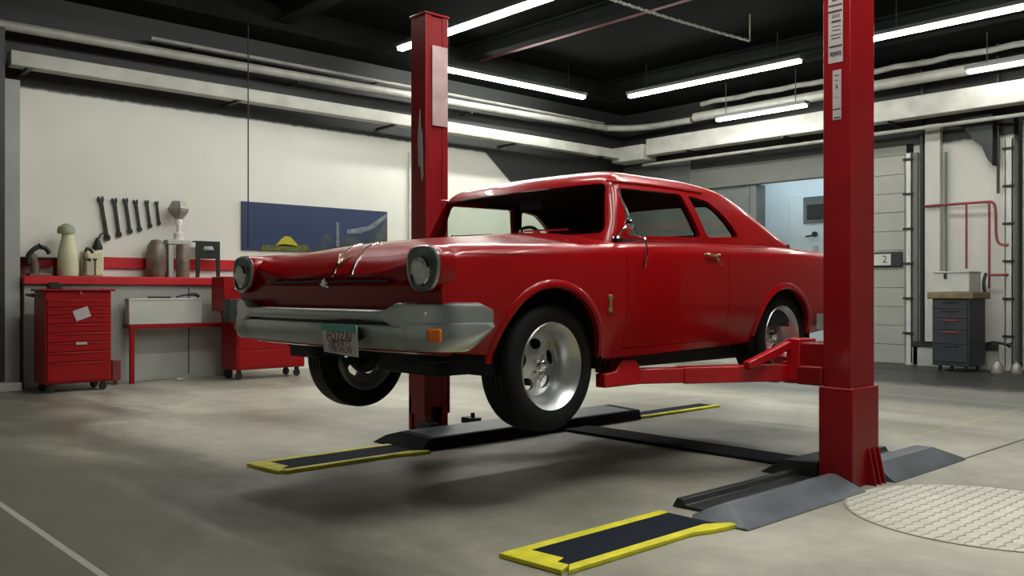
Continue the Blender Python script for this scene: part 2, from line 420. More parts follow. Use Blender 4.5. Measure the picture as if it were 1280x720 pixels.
# corridor
bm = bm_new(); box(bm, (15.6,6.5,0), (15.8,10.5,3.5)); box(bm, (14.4,10.3,0), (15.6,10.5,3.5)); box(bm, (14.4,6.5,0), (15.6,6.7,3.5)); struct('wall_corridor', bm, 'corrwhite', smooth=False)
bm = bm_new(); box(bm, (14.4,6.5,3.5), (15.8,10.5,3.6)); struct('trim_5', bm, 'corrwhite', smooth=False)
d1 = bm_new(); box(d1, (15.55,7.75,0.01), (15.597,9.0,2.98)); d1 = struct('door_1', d1, 'corrwhite', bevel=.006)
bm = bm_new(); box(bm, (15.525,8.0,2.45), (15.56,8.70,2.95)); fr = obj('window_frame', bm, 'greycol', d1, bevel=.005)
bm = bm_new(); box(bm, (15.515,8.06,2.52), (15.53,8.62,2.80)); obj('pane', bm, 'darksteel', fr)
bm = bm_new(); lathe(bm, [(0,0),(.05,0),(.05,.05),(0,.05)], (15.50,8.46,2.24), 'x', 16); obox(bm, (15.5,8.46,2.22), (15.5,8.64,2.20), .02, .03); obj('door_handle', bm, 'darksteel', d1, bevel=.004)
bm = bm_new(); box(bm, (15.53,8.40,1.86), (15.552,8.50,2.02)); obj('lock_plate', bm, 'boxgrey', d1)

# sectional door beside the corridor
def sectional(name, y0, y1, h, number=None):
    bm = bm_new(); n = 12; ph = h/n
    for i in range(n):
        z0 = i*ph
        box(bm, (XW+.05, y0, z0+.004), (XW+.09, y1, z0+ph-.004))
        box(bm, (XW+.062, y0, z0-.004), (XW+.09, y1, z0+.006))
    d = struct(name, bm, 'doorpanel', bevel=.004)
    return d
d2 = sectional('door_2', 6.19, 7.42, 3.65)
bm = bm_new(); box(bm, (XW+.015,6.24,1.55), (XW+.05,7.2,1.80)); wf = obj('window_frame', bm, 'black', d2, bevel=.03, seg=3)
bm = bm_new(); box(bm, (XW+.005,6.42,1.585), (XW+.02,7.12,1.765)); obj('pane', bm, 'boxgrey', wf, label='pale pane marked with a 2')
text('2', .17, 'ink', 'number', wf, (XW+.003,6.52,1.675), (0,-1,0), (0,0,1), label='dark painted 2')
d3 = sectional('door_3', 1.0, 4.50, 3.65)
bm = bm_new()
for i in range(12):
    box(bm, (XW+.03,4.38,.12+i*.30), (XW+.052,4.44,.20+i*.30))
obj('hinge', bm, 'iron', d3)
def track(y, h):
    bm = bm_new(); box(bm, (XW-.06,y-.05,.0), (XW-.045,y+.05,h)); box(bm, (XW-.06,y-.05,.05), (XW-.002,y-.038,h)); box(bm, (XW-.06,y+.038,.05), (XW-.002,y+.05,h))
    t = obj('door_track', bm, 'boxgrey')
    for i in range(6):
        z = .5+i*.55
        if z > h-.08: break
        b = bm_new(); box(b, (XW-.085,y-.08,z-.018), (XW-.058,y+.08,z+.018)); obj('track_clamp', b, 'iron', t, bevel=.004)
    return t
tag(track(6.11, 3.35), 'pale vertical door track with dark clamps, left of white column', 'door track')
tag(track(4.65, 3.40), 'pale vertical door track with dark clamps at the far right edge', 'door track')
bm = bm_new(); box(bm, (XW-.05,5.97,0), (XW-.002,6.04,3.35)); struct('trim_6', bm, 'header', bevel=.004)
bm = bm_new(); box(bm, (XW-.12,5.60,.38), (XW-.002,5.83,3.75)); struct('trim_7', bm, 'whitecol', bevel=.008)
bm = bm_new(); tube(bm, [(XW-.05,5.90,.34), (XW-.05,5.90,3.5), (XW-.05,5.90,4.9)], .035, 10); tag(obj('conduit', bm, 'black'), 'thick black vertical conduit beside the white column', 'conduit')
bm = bm_new(); tube(bm, [(XW-.05,5.54,.4), (XW-.05,5.54,3.3)], .018, 8); tag(obj('conduit', bm, 'greycol'), 'thin grey vertical conduit right of the white column', 'conduit')
bm = bm_new(); tube(bm, [(XW-.10,4.78,2.6), (XW-.10,4.78,4.95)], .022, 8); tag(obj('conduit', bm, 'black'), 'thin black conduit dropping beside the dark wall bracket', 'conduit')
bm = bm_new(); box(bm, (XW-.07,4.8,.29), (XW-.002,6.05,.38)); struct('baseboard_back', bm, 'darksteel', bevel=.004)
bm = bm_new(); box(bm, (XW-.05,4.8,0), (XW-.002,6.05,.288)); struct('trim_8', bm, 'cabinet')
# red compressed-air piping
bm = bm_new()
xx = XW-.16
tube(bm, [(xx,5.82,2.48), (xx,4.86,2.48)], .020, 8)
tube(bm, catmull([(xx,4.90,2.48),(xx,4.84,2.47),(xx,4.80,2.40),(xx,4.79,2.2),(xx,4.785,2.0),(xx,4.76,1.88),(xx,4.70,1.84),(xx,4.62,1.835)], 6), .020, 8)
for y, z in ((5.20, 1.50), (4.88, 1.20)): tube(bm, [(xx,y,z), (xx,y,2.48)], .018, 8)
tube(bm, [(xx,4.88,1.40), (xx,4.62,1.40)], .020, 8)
for y in (5.7, 4.95): tube(bm, [(xx,y,2.48),(XW-.002,y,2.48)], .012, 6)
tag(obj('air_pipe', bm, 'pipered'), 'dark red air piping bent across the white back wall', 'pipe')
# wall bracket (dark curved gusset)
bm = bm_new(); arc = [(4.82,3.72), (5.22,3.72)]+[(4.82+.40*math.cos(a)+0, 3.72-.42*math.sin(a)*1.0) for a in [i*PI/2/8 for i in range(1, 8)]]
poly = [(4.82,3.78),(5.30,3.78),(5.22,3.60),(5.10,3.42),(4.97,3.30),(4.90,3.12),(4.82,3.00)]
prism(bm, poly, 'x', XW-.20, XW-.002); tag(obj('wall_bracket', bm, 'darksteel', bevel=.01), 'dark angled gusset bracket high on the right back wall', 'bracket')

# left edge steel column
col = thing('steel_column', (2.66,11.6,0), 'grey bolted steel column at the far left of white wall', 'column')
bm = bm_new(); box(bm, (2.42,11.55,0), (2.58,11.98,4.3)); box(bm, (2.66,11.70,0), (2.84,11.98,3.66)); obj('web', bm, 'cabinet', col, bevel=.006)
bm = bm_new(); box(bm, (2.58,11.62,0), (2.66,11.98,4.3)); obj('seam_channel', bm, 'black', col)
for i in range(7):
    bm = bm_new(); lathe(bm, [(0,0),(.02,0),(.02,-.02),(0,-.02)], (2.53,11.55,.5+i*.5), 'y', 8); obj('bolt', bm, 'iron', col)
bm = bm_new(); box(bm, (2.30,11.45,0), (2.80,11.99,.10)); obj('base_block', bm, 'boxgrey', col, bevel=.01)

# wall ducts and pipes
YD = 11.62
t = bm_new(); box(t, (2.7,YD-.09,3.79), (13.62,YD+.09,3.97)); t = tag(obj('wall_duct', t, 'duct', bevel=.012), 'long pale square duct along left wall, lower of the pair', 'duct')
for x in (2.9, 5.5, 8.1, 10.7, 13.0):
    b = bm_new(); box(b, (x-.03,YD-.10,3.76), (x+.03,YW-.002,3.79)); obj('bracket', b, 'darksteel', t)
t = bm_new(); tube(t, catmull([(2.5,YD+.05,4.27),(7,YD+.05,4.31),(12.6,YD+.05,4.38),(13.3,YD-.05,4.38),(13.72,YD-.6,4.38),(13.80,YD-1.6,4.38)], 6), .062, 12)
t = tag(obj('wall_pipe', t, 'pipe'), 'pale round pipe along left wall above the square duct', 'pipe')
for x in (3.2, 6.5, 9.8):
    b = bm_new(); tube(b, [(x,YD+.05,4.22),(x,YW-.002,4.22)], .015, 6); obj('bracket', b, 'darksteel', t)
t = bm_new(); tube(t, [(4.4,YD+.16,4.48),(13.3,YD+.16,4.50)], .025, 8); t = tag(obj('wall_pipe', t, 'pipe'), 'thin pale pipe running highest along the left wall', 'pipe')
for x in (5,8,11): obj('bracket', tube(bm_new(), [(x,YD+.16,4.49),(x,YW-.002,4.49)], .012, 6), 'darksteel', t)
# junction box in the corner
b = bm_new(); box(b, (13.50,10.95,3.72), (13.95,11.75,4.02)); tag(obj('duct_elbow', b, 'duct', bevel=.03, seg=3), 'pale box elbow joining the two wall ducts in the corner', 'duct')
XD = 13.72
t = bm_new(); box(t, (XD-.12,-3.9,3.80), (XD+.12,10.95,4.12)); t = tag(obj('wall_duct', t, 'duct', bevel=.015), 'wide pale square duct along the back wall above the doors', 'duct')
for y in (10, 8, 6.2, 4.2, 2):
    b = bm_new(); box(b, (XD-.13,y-.02,3.765), (XW-.002,y+.02,3.80)); obj('bracket', b, 'darksteel', t)
t = bm_new(); tube(t, [(XD+.1,-3.9,3.66),(XD+.1,11.2,3.66)], .030, 8); t = tag(obj('wall_pipe', t, 'pipe'), 'thin pale pipe just below the wide back-wall duct', 'pipe')
for y in (9, 7.1, 5.3, 3.5):
    b = bm_new(); tube(b, [(XD+.1,y,3.66),(XW-.002,y,3.66)], .012, 6); obj('bracket', b, 'darksteel', t)
t = bm_new(); tube(t, [(XD+.08,-3.9,4.42),(XD+.08,9.95,4.42)], .085, 12); t = tag(obj('wall_pipe', t, 'pipe'), 'thick pale round pipe along back wall above the wide duct', 'pipe')
for y in (8.5,5.5,2.5): obj('bracket', tube(bm_new(), [(XD+.08,y,4.36),(XW-.002,y,4.36)], .015, 6), 'darksteel', t)
pts = [(XD+.1+.012*math.sin(i*1.7), -3.9+i*.28, 4.66+.012*math.cos(i*2.1)) for i in range(50)]
t = bm_new(); tube(t, pts, .045, 8); t = tag(obj('cable_bundle', t, 'pipe'), 'uneven pale cable bundle along back wall above thick pipe', 'cable')
for y in (8.5,5.5,2.5): obj('bracket', tube(bm_new(), [(XD+.1,y,4.62),(XW-.002,y,4.62)], .012, 6), 'darksteel', t)
# ceiling beams
k = 9
def beam(lo, hi, m):
    global k
    bm = bm_new(); x0,y0,z0 = lo; x1,y1,z1 = hi
    if x1-x0 > y1-y0: prof = [(y0,z0),(y1,z0),(y1,z0+.03),((y0+y1)/2+.012,z0+.03),((y0+y1)/2+.012,z1-.03),(y1,z1-.03),(y1,z1),(y0,z1),(y0,z1-.03),((y0+y1)/2-.012,z1-.03),((y0+y1)/2-.012,z0+.03),(y0,z0+.03)]; prism(bm, prof, 'x', x0, x1)
    else: prof = [(x0,z0),(x1,z0),(x1,z0+.03),((x0+x1)/2+.012,z0+.03),((x0+x1)/2+.012,z1-.03),(x1,z1-.03),(x1,z1),(x0,z1),(x0,z1-.03),((x0+x1)/2-.012,z1-.03),((x0+x1)/2-.012,z0+.03),(x0,z0+.03)]; prism(bm, prof, 'y', y0, y1)
    struct('trim_%d' % k, bm, m, smooth=False); k += 1
beam((9.60,-3.99,5.02),(9.74,11.3,5.149), 'redbeam')
beam((9.20,-3.99,4.92),(9.40,11.3,5.149), 'beam')
beam((2.0,-3.99,4.98),(2.25,11.99,5.149), 'redbeam')
beam((5.9,-3.99,4.9),(6.15,11.99,5.149), 'beam')
beam((12.7,-3.99,4.85),(12.95,11.99,5.149), 'beam')
bm = bm_new(); box(bm, (-2.9,11.3,4.80), (14.19,11.99,5.149)); struct('trim_%d' % k, bm, 'beam', smooth=False); k += 1
bm = bm_new(); box(bm, (13.0,-3.9,4.80), (14.19,11.29,5.149)); struct('trim_%d' % k, bm, 'beam', smooth=False); k += 1
bm = bm_new(); box(bm, (-1,5.0,4.86), (9.18,5.3,5.149)); struct('trim_%d' % k, bm, 'ceil', smooth=False); k += 1
# hanging chain near the ceiling
bm = bm_new(); n = 40; A = Vector((7.9,7.2,4.74)); B = Vector((11.1,7.05,4.74))
for i in range(n):
    p = A.lerp(B, i/n); q = A.lerp(B, (i+1.15)/n); s = .02*math.sin(PI*i/n); s2 = .02*math.sin(PI*(i+1.15)/n)
    p.z -= s; q.z -= s2
    off = .010 if i % 2 else 0
    tube(bm, [p+Vector((0,off,0)), p.lerp(q,.5)+Vector((0,off+.012,.006)), q+Vector((0,off,0))], [.010,.022,.010], 6)
for p in (A, B): tube(bm, [p, (p.x,p.y,5.12)], .01, 6)
tag(obj('chain', bm, 'pipe'), 'pale chain slung level just beneath the dark ceiling', 'chain')

# ------------------------------------------------------------------ strip lamps
def lamp(x0, y0, x1, y1, h, label, drop, tm='tube'):
    cx, cy = (x0+x1)/2, (y0+y1)/2
    r = thing('strip_lamp', (cx,cy,h), label, 'lamp', 'ceiling strip lamps')
    a, b = Vector((x0,y0,h)), Vector((x1,y1,h)); d = (b-a).normalized()
    bm = bm_new(); obox(bm, a+d*.02+Vector((0,0,.03)), b-d*.02+Vector((0,0,.03)), .10, .045); obj('tube', bm, tm, r, bevel=.02, seg=3)
    bm = bm_new(); obox(bm, a+Vector((0,0,.085)), b+Vector((0,0,.085)), .15, .055); obj('housing', bm, 'housing', r, bevel=.008)
    for f in (.12, .88):
        p = a.lerp(b, f); bm = bm_new(); tube(bm, [(p.x,p.y,h+.11), (p.x,p.y,drop)], .008, 6); obj('hanger_rod', bm, 'darksteel', r)
lamp(7.45,6.35,7.45,10.5,4.6, 'long strip lamp passing behind the top of the rear red post', 5.15)
lamp(8.3,10.95,11.75,10.85,4.6, 'strip lamp parallel to the left wall right of the rear post', 5.15)
lamp(12.27,6.9,12.27,10.27,4.6, 'upper strip lamp between the two red posts near the back', 5.15, 'tubemid')
lamp(13.25,7.35,13.25,9.1,4.14, 'lower shorter strip lamp hanging just before the back wall duct', 4.80, 'tubedim')
lamp(11.95,2.2,11.95,5.75,4.6, 'long strip lamp right of the front red post', 5.15, 'tubemid')
lamp(13.35,2.6,13.35,4.95,4.25, 'strip lamp at the right edge hanging below the long one', 4.80, 'tubedim')
for x, y0, y1 in ((6.3,.8,2.4), (5.25,.5,2.5), (4.2,.4,2.5), (3.2,.4,2.5), (7.45,3.0,5.9), (4.4,2.9,5.9)):  # unseen fixtures, some added only to brighten the floor and car
    lamp(x,y0,x,y1,4.62, 'unseen strip lamp added overhead above the lift bay', 5.15)
lamp(3.3,8.2,6.2,8.2,4.62, 'strip lamp over the left tool benches, beyond the top of the photo', 5.15)

# hanging cable on left wall
bm = bm_new(); tube(bm, [(5.577,11.40,4.80),(5.577,11.40,4.0),(5.577,11.40,3.0),(5.577,11.40,1.79)], .009, 6); lathe(bm, [(0,-.03),(.016,-.025),(.016,.02),(0,.03)], (5.577,11.40,1.80), 'z', 10)
tag(obj('hanging_cable', bm, 'cable'), 'thin black cable hanging down the left wall past poster', 'cable')
bm = bm_new(); tube(bm, [(8.70,11.97,1.35),(8.70,11.97,2.4),(8.70,11.97,3.45)], .022, 8); tag(obj('conduit', bm, 'boxgrey'), 'thin pale vertical conduit on left wall just left of rear post', 'conduit')
# poster
p = thing('wall_poster', (7.0,11.99,1.755), 'wide blue night-scene poster on the white wall', 'poster')
bm = bm_new(); box(bm, (5.76,11.965,1.755), (8.26,11.998,2.45)); obj('print', bm, 'poster', p, bevel=.003)
def tri(poly, m, nm_): b = bm_new(); prism(b, poly, 'y', 11.960, 11.965); obj(nm_, b, m, p)
tri([(6.28,1.83),(6.66,1.83),(6.60,1.90),(6.52,1.97),(6.44,1.98),(6.36,1.92)], 'pmound', 'yellow_mound')
tri([(6.05,1.76),(6.85,1.76),(6.80,1.86),(6.62,1.84),(6.42,1.86),(6.25,1.83),(6.08,1.84)], 'pgreen', 'olive_ground')
tri([(7.30,1.85),(7.36,1.85),(7.35,2.22),(7.31,2.24)], 'ppale', 'pale_tower')
tri([(7.50,2.12),(7.9,2.20),(8.24,2.42),(8.25,2.36),(8.0,2.17),(7.75,2.08),(7.5,2.06)], 'ppale', 'pale_streak')
# wall rail
bm = bm_new(); box(bm, (3.72,11.955,1.455), (5.95,11.998,1.60)); tag(obj('wall_rail', bm, 'railred', bevel=.006), 'upper red rail fixed along the white wall behind workbench', 'rail')
# ------------------------------------------------------------------ workbench
w = thing('workbench', (4.1,11.8,0), 'long grey cabinet bench with a red counter edge on left wall', 'workbench')
bm = bm_new(); box(bm, (2.87,11.66,0.0), (5.36,11.995,1.24)); obj('cabinet', bm, 'cabinet', w, bevel=.008)
bm = bm_new(); box(bm, (2.855,11.60,1.24), (5.42,11.995,1.345)); obj('counter_top', bm, 'railred', w, bevel=.01)
for x in (3.75, 4.85):
    bm = bm_new(); box(bm, (x,11.652,.06), (x+.012,11.66,1.2)); obj('panel_seam', bm, 'darksteel', w)
bm = bm_new(); box(bm, (5.40,11.60,0), (5.45,11.9,1.345)); obj('end_post', bm, 'toolred', w, bevel=.006)
Z = 1.345
# bench vise
v = thing('bench_vise', (3.0,11.75,Z), 'dark iron vise with curved jaw at left end of bench', 'vise')
bm = bm_new(); box(bm, (2.94,11.68,Z), (3.18,11.84,Z+.03)); tube(bm, [(3.02,11.76,Z+.02),(3.01,11.76,Z+.16),(2.98,11.76,Z+.26)], [.055,.045,.05], 12); obj('body', bm, 'brown', v, bevel=.006)
bm = bm_new(); tube(bm, catmull([(2.94,11.74,Z+.14),(2.94,11.74,Z+.24),(3.0,11.74,Z+.32),(3.07,11.74,Z+.36)], 5), [.03]*15+[.04], 10); obj('jaw', bm, 'iron', v)
bm = bm_new(); tube(bm, catmull([(3.07,11.74,Z+.35),(3.13,11.74,Z+.33),(3.17,11.73,Z+.27)], 5), .028, 8); obj('screw_handle', bm, 'iron', v)
# red stand
s = thing('tray_stand', (3.16,11.88,Z), 'small red stand with dark tray top on bench left end', 'stand')
bm = bm_new(); box(bm, (2.86,11.86,Z+.125), (3.32,11.95,Z+.205)); obj('apron', bm, 'toolred', s, bevel=.004)
bm = bm_new(); box(bm, (2.86,11.84,Z+.205), (3.38,11.95,Z+.23)); obj('tray_top', bm, 'iron', s, bevel=.004)
for x in (2.88, 3.26):
    bm = bm_new(); box(bm, (x,11.87,Z), (x+.05,11.94,Z+.125)); obj('leg', bm, 'pipered', s, bevel=.003)
# pale jug with sage cap
j = thing('oil_jug', (3.36,11.71,Z), 'tall pale yellow oil jug with sage green cap on bench', 'jug')
bm = bm_new(); lathe(bm, [(0,0),(.11,0),(.12,.03),(.12,.22),(.11,.32),(.085,.42),(.072,.47),(.072,.52),(0,.52)], (3.37,11.71,Z), 'z', 24); obj('body', bm, 'jug', j)
bm = bm_new(); lathe(bm, [(0,.52),(.10,.52),(.105,.56),(.095,.60),(.03,.64),(0,.645)], (3.35,11.71,Z), 'z', 12); obj('cap', bm, 'sage', j)
# spray gun
g = thing('grease_gun', (3.52,11.70,Z), 'upright dark grease gun standing before the pale jugs', 'tool')
bm = bm_new(); lathe(bm, [(0,0),(.05,0),(.05,.015),(.024,.03),(.022,.20),(.034,.21),(.034,.27),(.02,.30),(0,.30)], (3.55,11.65,Z), 'z', 16); obj('barrel', bm, 'brown', g)
bm = bm_new(); tube(bm, catmull([(3.55,11.65,Z+.29),(3.57,11.65,Z+.34),(3.61,11.65,Z+.33),(3.64,11.65,Z+.29)], 5), .018, 8); tube(bm, [(3.55,11.64,Z+.22),(3.61,11.64,Z+.20)], .02, 8); obj('head', bm, 'iron', g)
bm = bm_new(); lathe(bm, [(0,0),(.035,0),(.012,.02),(.012,.19),(.035,.22),(0,.225)], (3.67,11.66,Z), 'z', 12); tag(obj('valve_stem', bm, 'brown'), 'short brown valve stem standing right of the grease gun', 'tool')
c_ = thing('oil_canister', (3.68,11.80,Z), 'pale yellow plain canister right of the grease gun', 'canister')
bm = bm_new(); box(bm, (3.56,11.73,Z), (3.80,11.90,Z+.32)); obj('body', bm, 'jug', c_, bevel=.025, seg=3)
bm = bm_new(); lathe(bm, [(0,.32),(.035,.32),(.035,.345),(0,.345)], (3.66,11.81,Z), 'z', 16); obj('cap', bm, 'jug', c_)
# hanging funnel
bm = bm_new(); tube(bm, catmull([(3.93,11.95,1.86),(3.84,11.94,1.90),(3.79,11.93,1.82)], 5), .010, 6); lathe(bm, [(0,.02),(.018,.02),(.065,-.10),(.06,-.13),(0,-.135)], (3.78,11.92,1.82), 'z', 16)
tag(obj('small_funnel', bm, 'iron'), 'small dark funnel hooked on the wall below first wrench', 'funnel')
# wrenches
wr = [((3.83,2.37),(3.92,1.82)), ((4.0,2.36),(4.065,1.87)), ((4.14,2.37),(4.205,1.92)), ((4.27,2.36),(4.33,1.955)), ((4.415,2.365),(4.465,2.01)), ((4.545,2.36),(4.58,2.05))]
ordn = ['longest', 'second', 'third', 'fourth', 'fifth', 'shortest']
for i, ((xa, za), (xb, zb)) in enumerate(wr):
    bm = bm_new(); a = Vector((xa,11.965,za)); b = Vector((xb,11.965,zb)); d = (b-a).normalized(); s = Vector((d.z,0,-d.x)); sc = 1-.07*i
    def pt(t, q): v_ = a.lerp(b, t)+s*q; return (v_.x, v_.z)
    W = .017*sc+.004; H = .040*sc; L_ = (b-a).length; u = .045*sc/L_
    # open-ended jaw at top, ring at bottom
    poly = [pt(0,-H*.9), pt(-u*.25,-H*.45), pt(u*.45,-H*.25), pt(u*.45,H*.25), pt(-u*.25,H*.45), pt(0,H*.9), pt(u,H*.95), pt(u*1.7,W), pt(1-u*1.6,W), pt(1-u*.9,H), pt(1,H*.8), pt(1+u*.3,0), pt(1,-H*.8), pt(1-u*.9,-H), pt(1-u*1.6,-W), pt(u*1.7,-W), pt(u,-H*.95)]
    prism(bm, poly, 'y', 11.955, 11.978)
    tube(bm, [(xa,11.955,za-.03),(xa,11.999,za-.03)], .006, 6)
    lab = {0: 'longest dark wrench, leftmost of the hanging row', 5: 'shortest dark wrench, rightmost of the hanging row'}.get(i, 'dark wrench hanging on the wall, %s from the left in the row' % ordn[i])
    tag(obj('wrench', bm, 'iron', bevel=.003), lab, 'wrench', 'wrenches hanging on the wall')
# ornament, jars, bracket
o_ = thing('gauge_stand', (4.78,11.78,Z), 'slender pewter stand with faceted round head on the bench', 'ornament')
bm = bm_new(); box(bm, (4.62,11.74,Z), (4.69,11.86,Z+.44)); box(bm, (4.60,11.72,Z+.44), (4.92,11.88,Z+.50)); obj('post', bm, 'whitecol', o_, bevel=.008)
bm = bm_new(); lathe(bm, [(0,.50),(.07,.50),(.06,.54),(.075,.58),(.03,.62),(.028,.68),(.05,.72),(.045,.78),(.03,.80),(0,.80)], (4.78,11.80,Z), 'z', 16); obj('neck', bm, 'plate', o_)
bm = bm_new(); lathe(bm, [(0,.78),(.05,.78),(.13,.88),(.14,.92),(.09,1.02),(0,1.03)], (4.78,11.80,Z), 'z', 7); obj('head', bm, 'greyorn', o_, smooth=False)
bm = bm_new(); lathe(bm, [(0,0),(.09,0),(.125,.08),(.13,.28),(.11,.42),(.06,.49),(0,.50)], (4.48,11.80,Z), 'z', 20)
tag(obj('round_jar', bm, 'brown'), 'rounded mottled brown jar left of the pewter stand', 'jar')
bm = bm_new(); lathe(bm, [(0,0),(.085,0),(.085,.42),(.075,.435),(0,.435)], (4.80,11.72,Z), 'z', 20)
tag(obj('oil_tin', bm, 'brown'), 'straight brown tin under the head of the pewter stand', 'tin')
st = thing('metal_bracket', (5.17,11.82,Z), 'black metal bracket stool with slotted top on bench', 'bracket')
bm = bm_new(); prism(bm, [(5.0,Z),(5.05,Z),(5.06,Z+.26),(5.28,Z+.26),(5.29,Z),(5.34,Z),(5.34,Z+.50),(5.0,Z+.50)], 'y', 11.76, 11.78)
bm = bake_bool(bm, [prism(bm_new(), [(5.10,Z+.38),(5.26,Z+.38),(5.24,Z+.43),(5.12,Z+.43)], 'y', 11.7, 11.85)])
obj('face', bm, 'iron', st, bevel=.003)
bm = bm_new(); box(bm, (5.0,11.78,Z+.485), (5.34,11.9,Z+.50)); obj('top_flange', bm, 'iron', st)

# ------------------------------------------------------------------ casters & tool chests
def caster(parent, x, y, r=.045, top=.10):
    bm = bm_new(); lathe(bm, [(0,-.014),(r*.8,-.014),(r,-.008),(r,.008),(r*.8,.014),(0,.014)], (x,y,r), 'y', 16)
    w_ = obj('caster', bm, 'caster', parent)
    bm = bm_new(); box(bm, (x-.025,y-.02,r+.03), (x+.025,y+.02,top)); box(bm, (x-.012,y-.022,r-.01), (x+.012,y-.016,top)); box(bm, (x-.012,y+.016,r-.01), (x+.012,y+.022,top))
    obj('fork', bm, 'darksteel', w_)
t = thing('tool_chest', (3.26,11.13,0), 'tall red rolling tool chest with tilted white sticker', 'tool chest')
bm = bm_new(); box(bm, (2.90,10.92,.10), (3.62,11.36,1.16)); obj('body', bm, 'toolred', t, bevel=.012)
bm = bm_new(); box(bm, (2.87,10.89,1.16), (3.66,11.39,1.185)); obj('lid', bm, 'toolred', t, bevel=.008)
zz = .13
for h in (.22, .12, .11, .11, .10, .10, .09, .09):
    bm = bm_new(); box(bm, (2.925,10.905,zz), (3.595,10.925,zz+h-.008)); d = obj('drawer', bm, 'toolred', t, bevel=.005)
    bm = bm_new(); box(bm, (2.96,10.896,zz+h-.028), (3.56,10.906,zz+h-.014)); obj('drawer_pull', bm, 'toolred', d, bevel=.003)
    zz += h
bm = bm_new(); c0 = Vector((3.285,0,.90)); a = .35; hw, hh = .085, .062
prism(bm, [(c0.x+(sx*hw)*math.cos(a)-(sz*hh)*math.sin(a), c0.z+(sx*hw)*math.sin(a)+(sz*hh)*math.cos(a)) for sx, sz in ((-1,-1),(1,-1),(1,1),(-1,1))], 'y', 10.892, 10.896); obj('sticker', bm, 'sticker', t, label='tilted white sticker')
bm = bm_new(); box(bm, (3.22,10.888,.545), (3.34,10.897,.575)); obj('badge', bm, 'sticker', t)
bm = bm_new(); lathe(bm, [(0,0),(.02,0),(.016,-.012),(0,-.014)], (3.27,10.895,1.14), 'y', 12); obj('lock', bm, 'bright', t)
bm = bm_new(); tube(bm, catmull([(2.88,10.98,1.10),(2.80,10.98,1.12),(2.79,11.12,1.12),(2.80,11.28,1.12),(2.88,11.28,1.10)], 5), .014, 8); obj('side_handle', bm, 'black', t)
for x in (2.97, 3.54):
    for y in (10.98, 11.29): caster(t, x, y)
bm = bm_new(); box(bm, (2.98,11.02,1.186), (3.11,11.16,1.25)); box(bm, (3.0,11.04,1.25), (3.09,11.14,1.262)); tag(obj('parts_box', bm, 'iron', bevel=.006), 'small dark box on top of the tall tool chest', 'box')
# red canister by bench foot
bm = bm_new(); box(bm, (3.80,11.42,.05), (3.90,11.52,.30)); box(bm, (3.83,11.45,.0), (3.87,11.49,.30)); tag(obj('jack_stand', bm, 'pipered', bevel=.006), 'low dark red stand on floor right of tall tool chest', 'stand')
# red table frame
t = thing('table_frame', (4.7,11.45,0), 'low red tubular table frame before the grey bench', 'table')
bm = bm_new(); box(bm, (4.0,11.385,.69), (5.34,11.655,.735)); obj('tabletop', bm, 'toolred', t, bevel=.006)
for x in (4.0, 5.29):
    for y in (11.385,):
        bm = bm_new(); box(bm, (x,y,0), (x+.055,y+.05,.69)); obj('leg', bm, 'toolred', t, bevel=.005)
t = thing('white_case', (4.45,11.43,.736), 'pale flat metal case standing on red table frame', 'case')
bm = bm_new(); box(bm, (3.99,11.41,.736), (4.93,11.55,1.07)); obj('shell', bm, 'boxgrey', t, bevel=.012)
bm = bm_new(); box(bm, (3.985,11.405,1.04), (4.935,11.555,1.055)); obj('lid_seam', bm, 'cabinet', t)
bm = bm_new(); tube(bm, catmull([(4.62,11.48,1.085),(4.72,11.48,1.11),(4.86,11.48,1.12),(4.92,11.48,1.092)], 5), [.012]*7+[.022]*9, 8); tag(obj('pry_bar', bm, 'iron'), 'short dark curved bar resting on top of pale case', 'tool')
bm = bm_new(); tube(bm, [(4.25,11.47,1.082),(4.55,11.49,1.082)], .012, 8); tag(obj('screwdriver_shaft', bm, 'iron'), 'thin straight dark rod lying on top of pale case', 'tool')
for x, y, r in ((4.62,11.40,.03), (4.70,11.46,.022)):
    bm = bm_new(); bmesh.ops.create_icosphere(bm, subdivisions=1, radius=r, matrix=Matrix.Translation((x,y,r*.7)) @ Matrix.Diagonal((1.5,1,.7,1)))
    tag(obj('crumpled_rag', bm, 'jug'), 'crumpled pale rag on the floor under the red table frame', 'rag', 'rags under the table')
# right tool cart
t = thing('tool_cart', (5.7,11.1,0), 'squat red tool cart with black side bin behind the bumper', 'tool cart')
bm = bm_new(); box(bm, (5.17,10.90,.13), (6.16,11.36,.86)); obj('body', bm, 'toolred', t, bevel=.012)
bm = bm_new(); box(bm, (5.16,10.89,.86), (6.17,11.37,.90)); obj('worktop', bm, 'toolred', t, bevel=.008)
bm = bm_new(); prism(bm, [(5.02,.90),(5.9,.90),(5.9,1.0),(5.55,1.18),(5.45,1.35),(5.02,1.35)], 'y', 10.95, 11.33); obj('upper_box', bm, 'toolred', t, bevel=.015)
bm = bm_new(); lathe(bm, [(0,0),(.06,0),(.05,-.02),(.02,-.03),(0,-.03)], (5.20,10.95,1.22), 'y', 16); obj('latch', bm, 'bright', t)
bm = bm_new(); box(bm, (4.98,10.70,.76), (5.24,10.89,1.06)); obj('side_bin', bm, 'black', t, bevel=.008)
bm = bm_new(); box(bm, (5.47,10.892,.50), (5.58,10.902,.56)); obj('badge', bm, 'brass', t, bevel=.003)
for i, z in enumerate((.16, .40, .63)):
    bm = bm_new(); box(bm, (5.20,10.893,z), (6.13,10.902,z+.22)); obj('drawer', bm, 'toolred', t, bevel=.004)
for x in (5.24, 6.08):
    for y in (10.98, 11.28): caster(t, x, y, .05, .13)
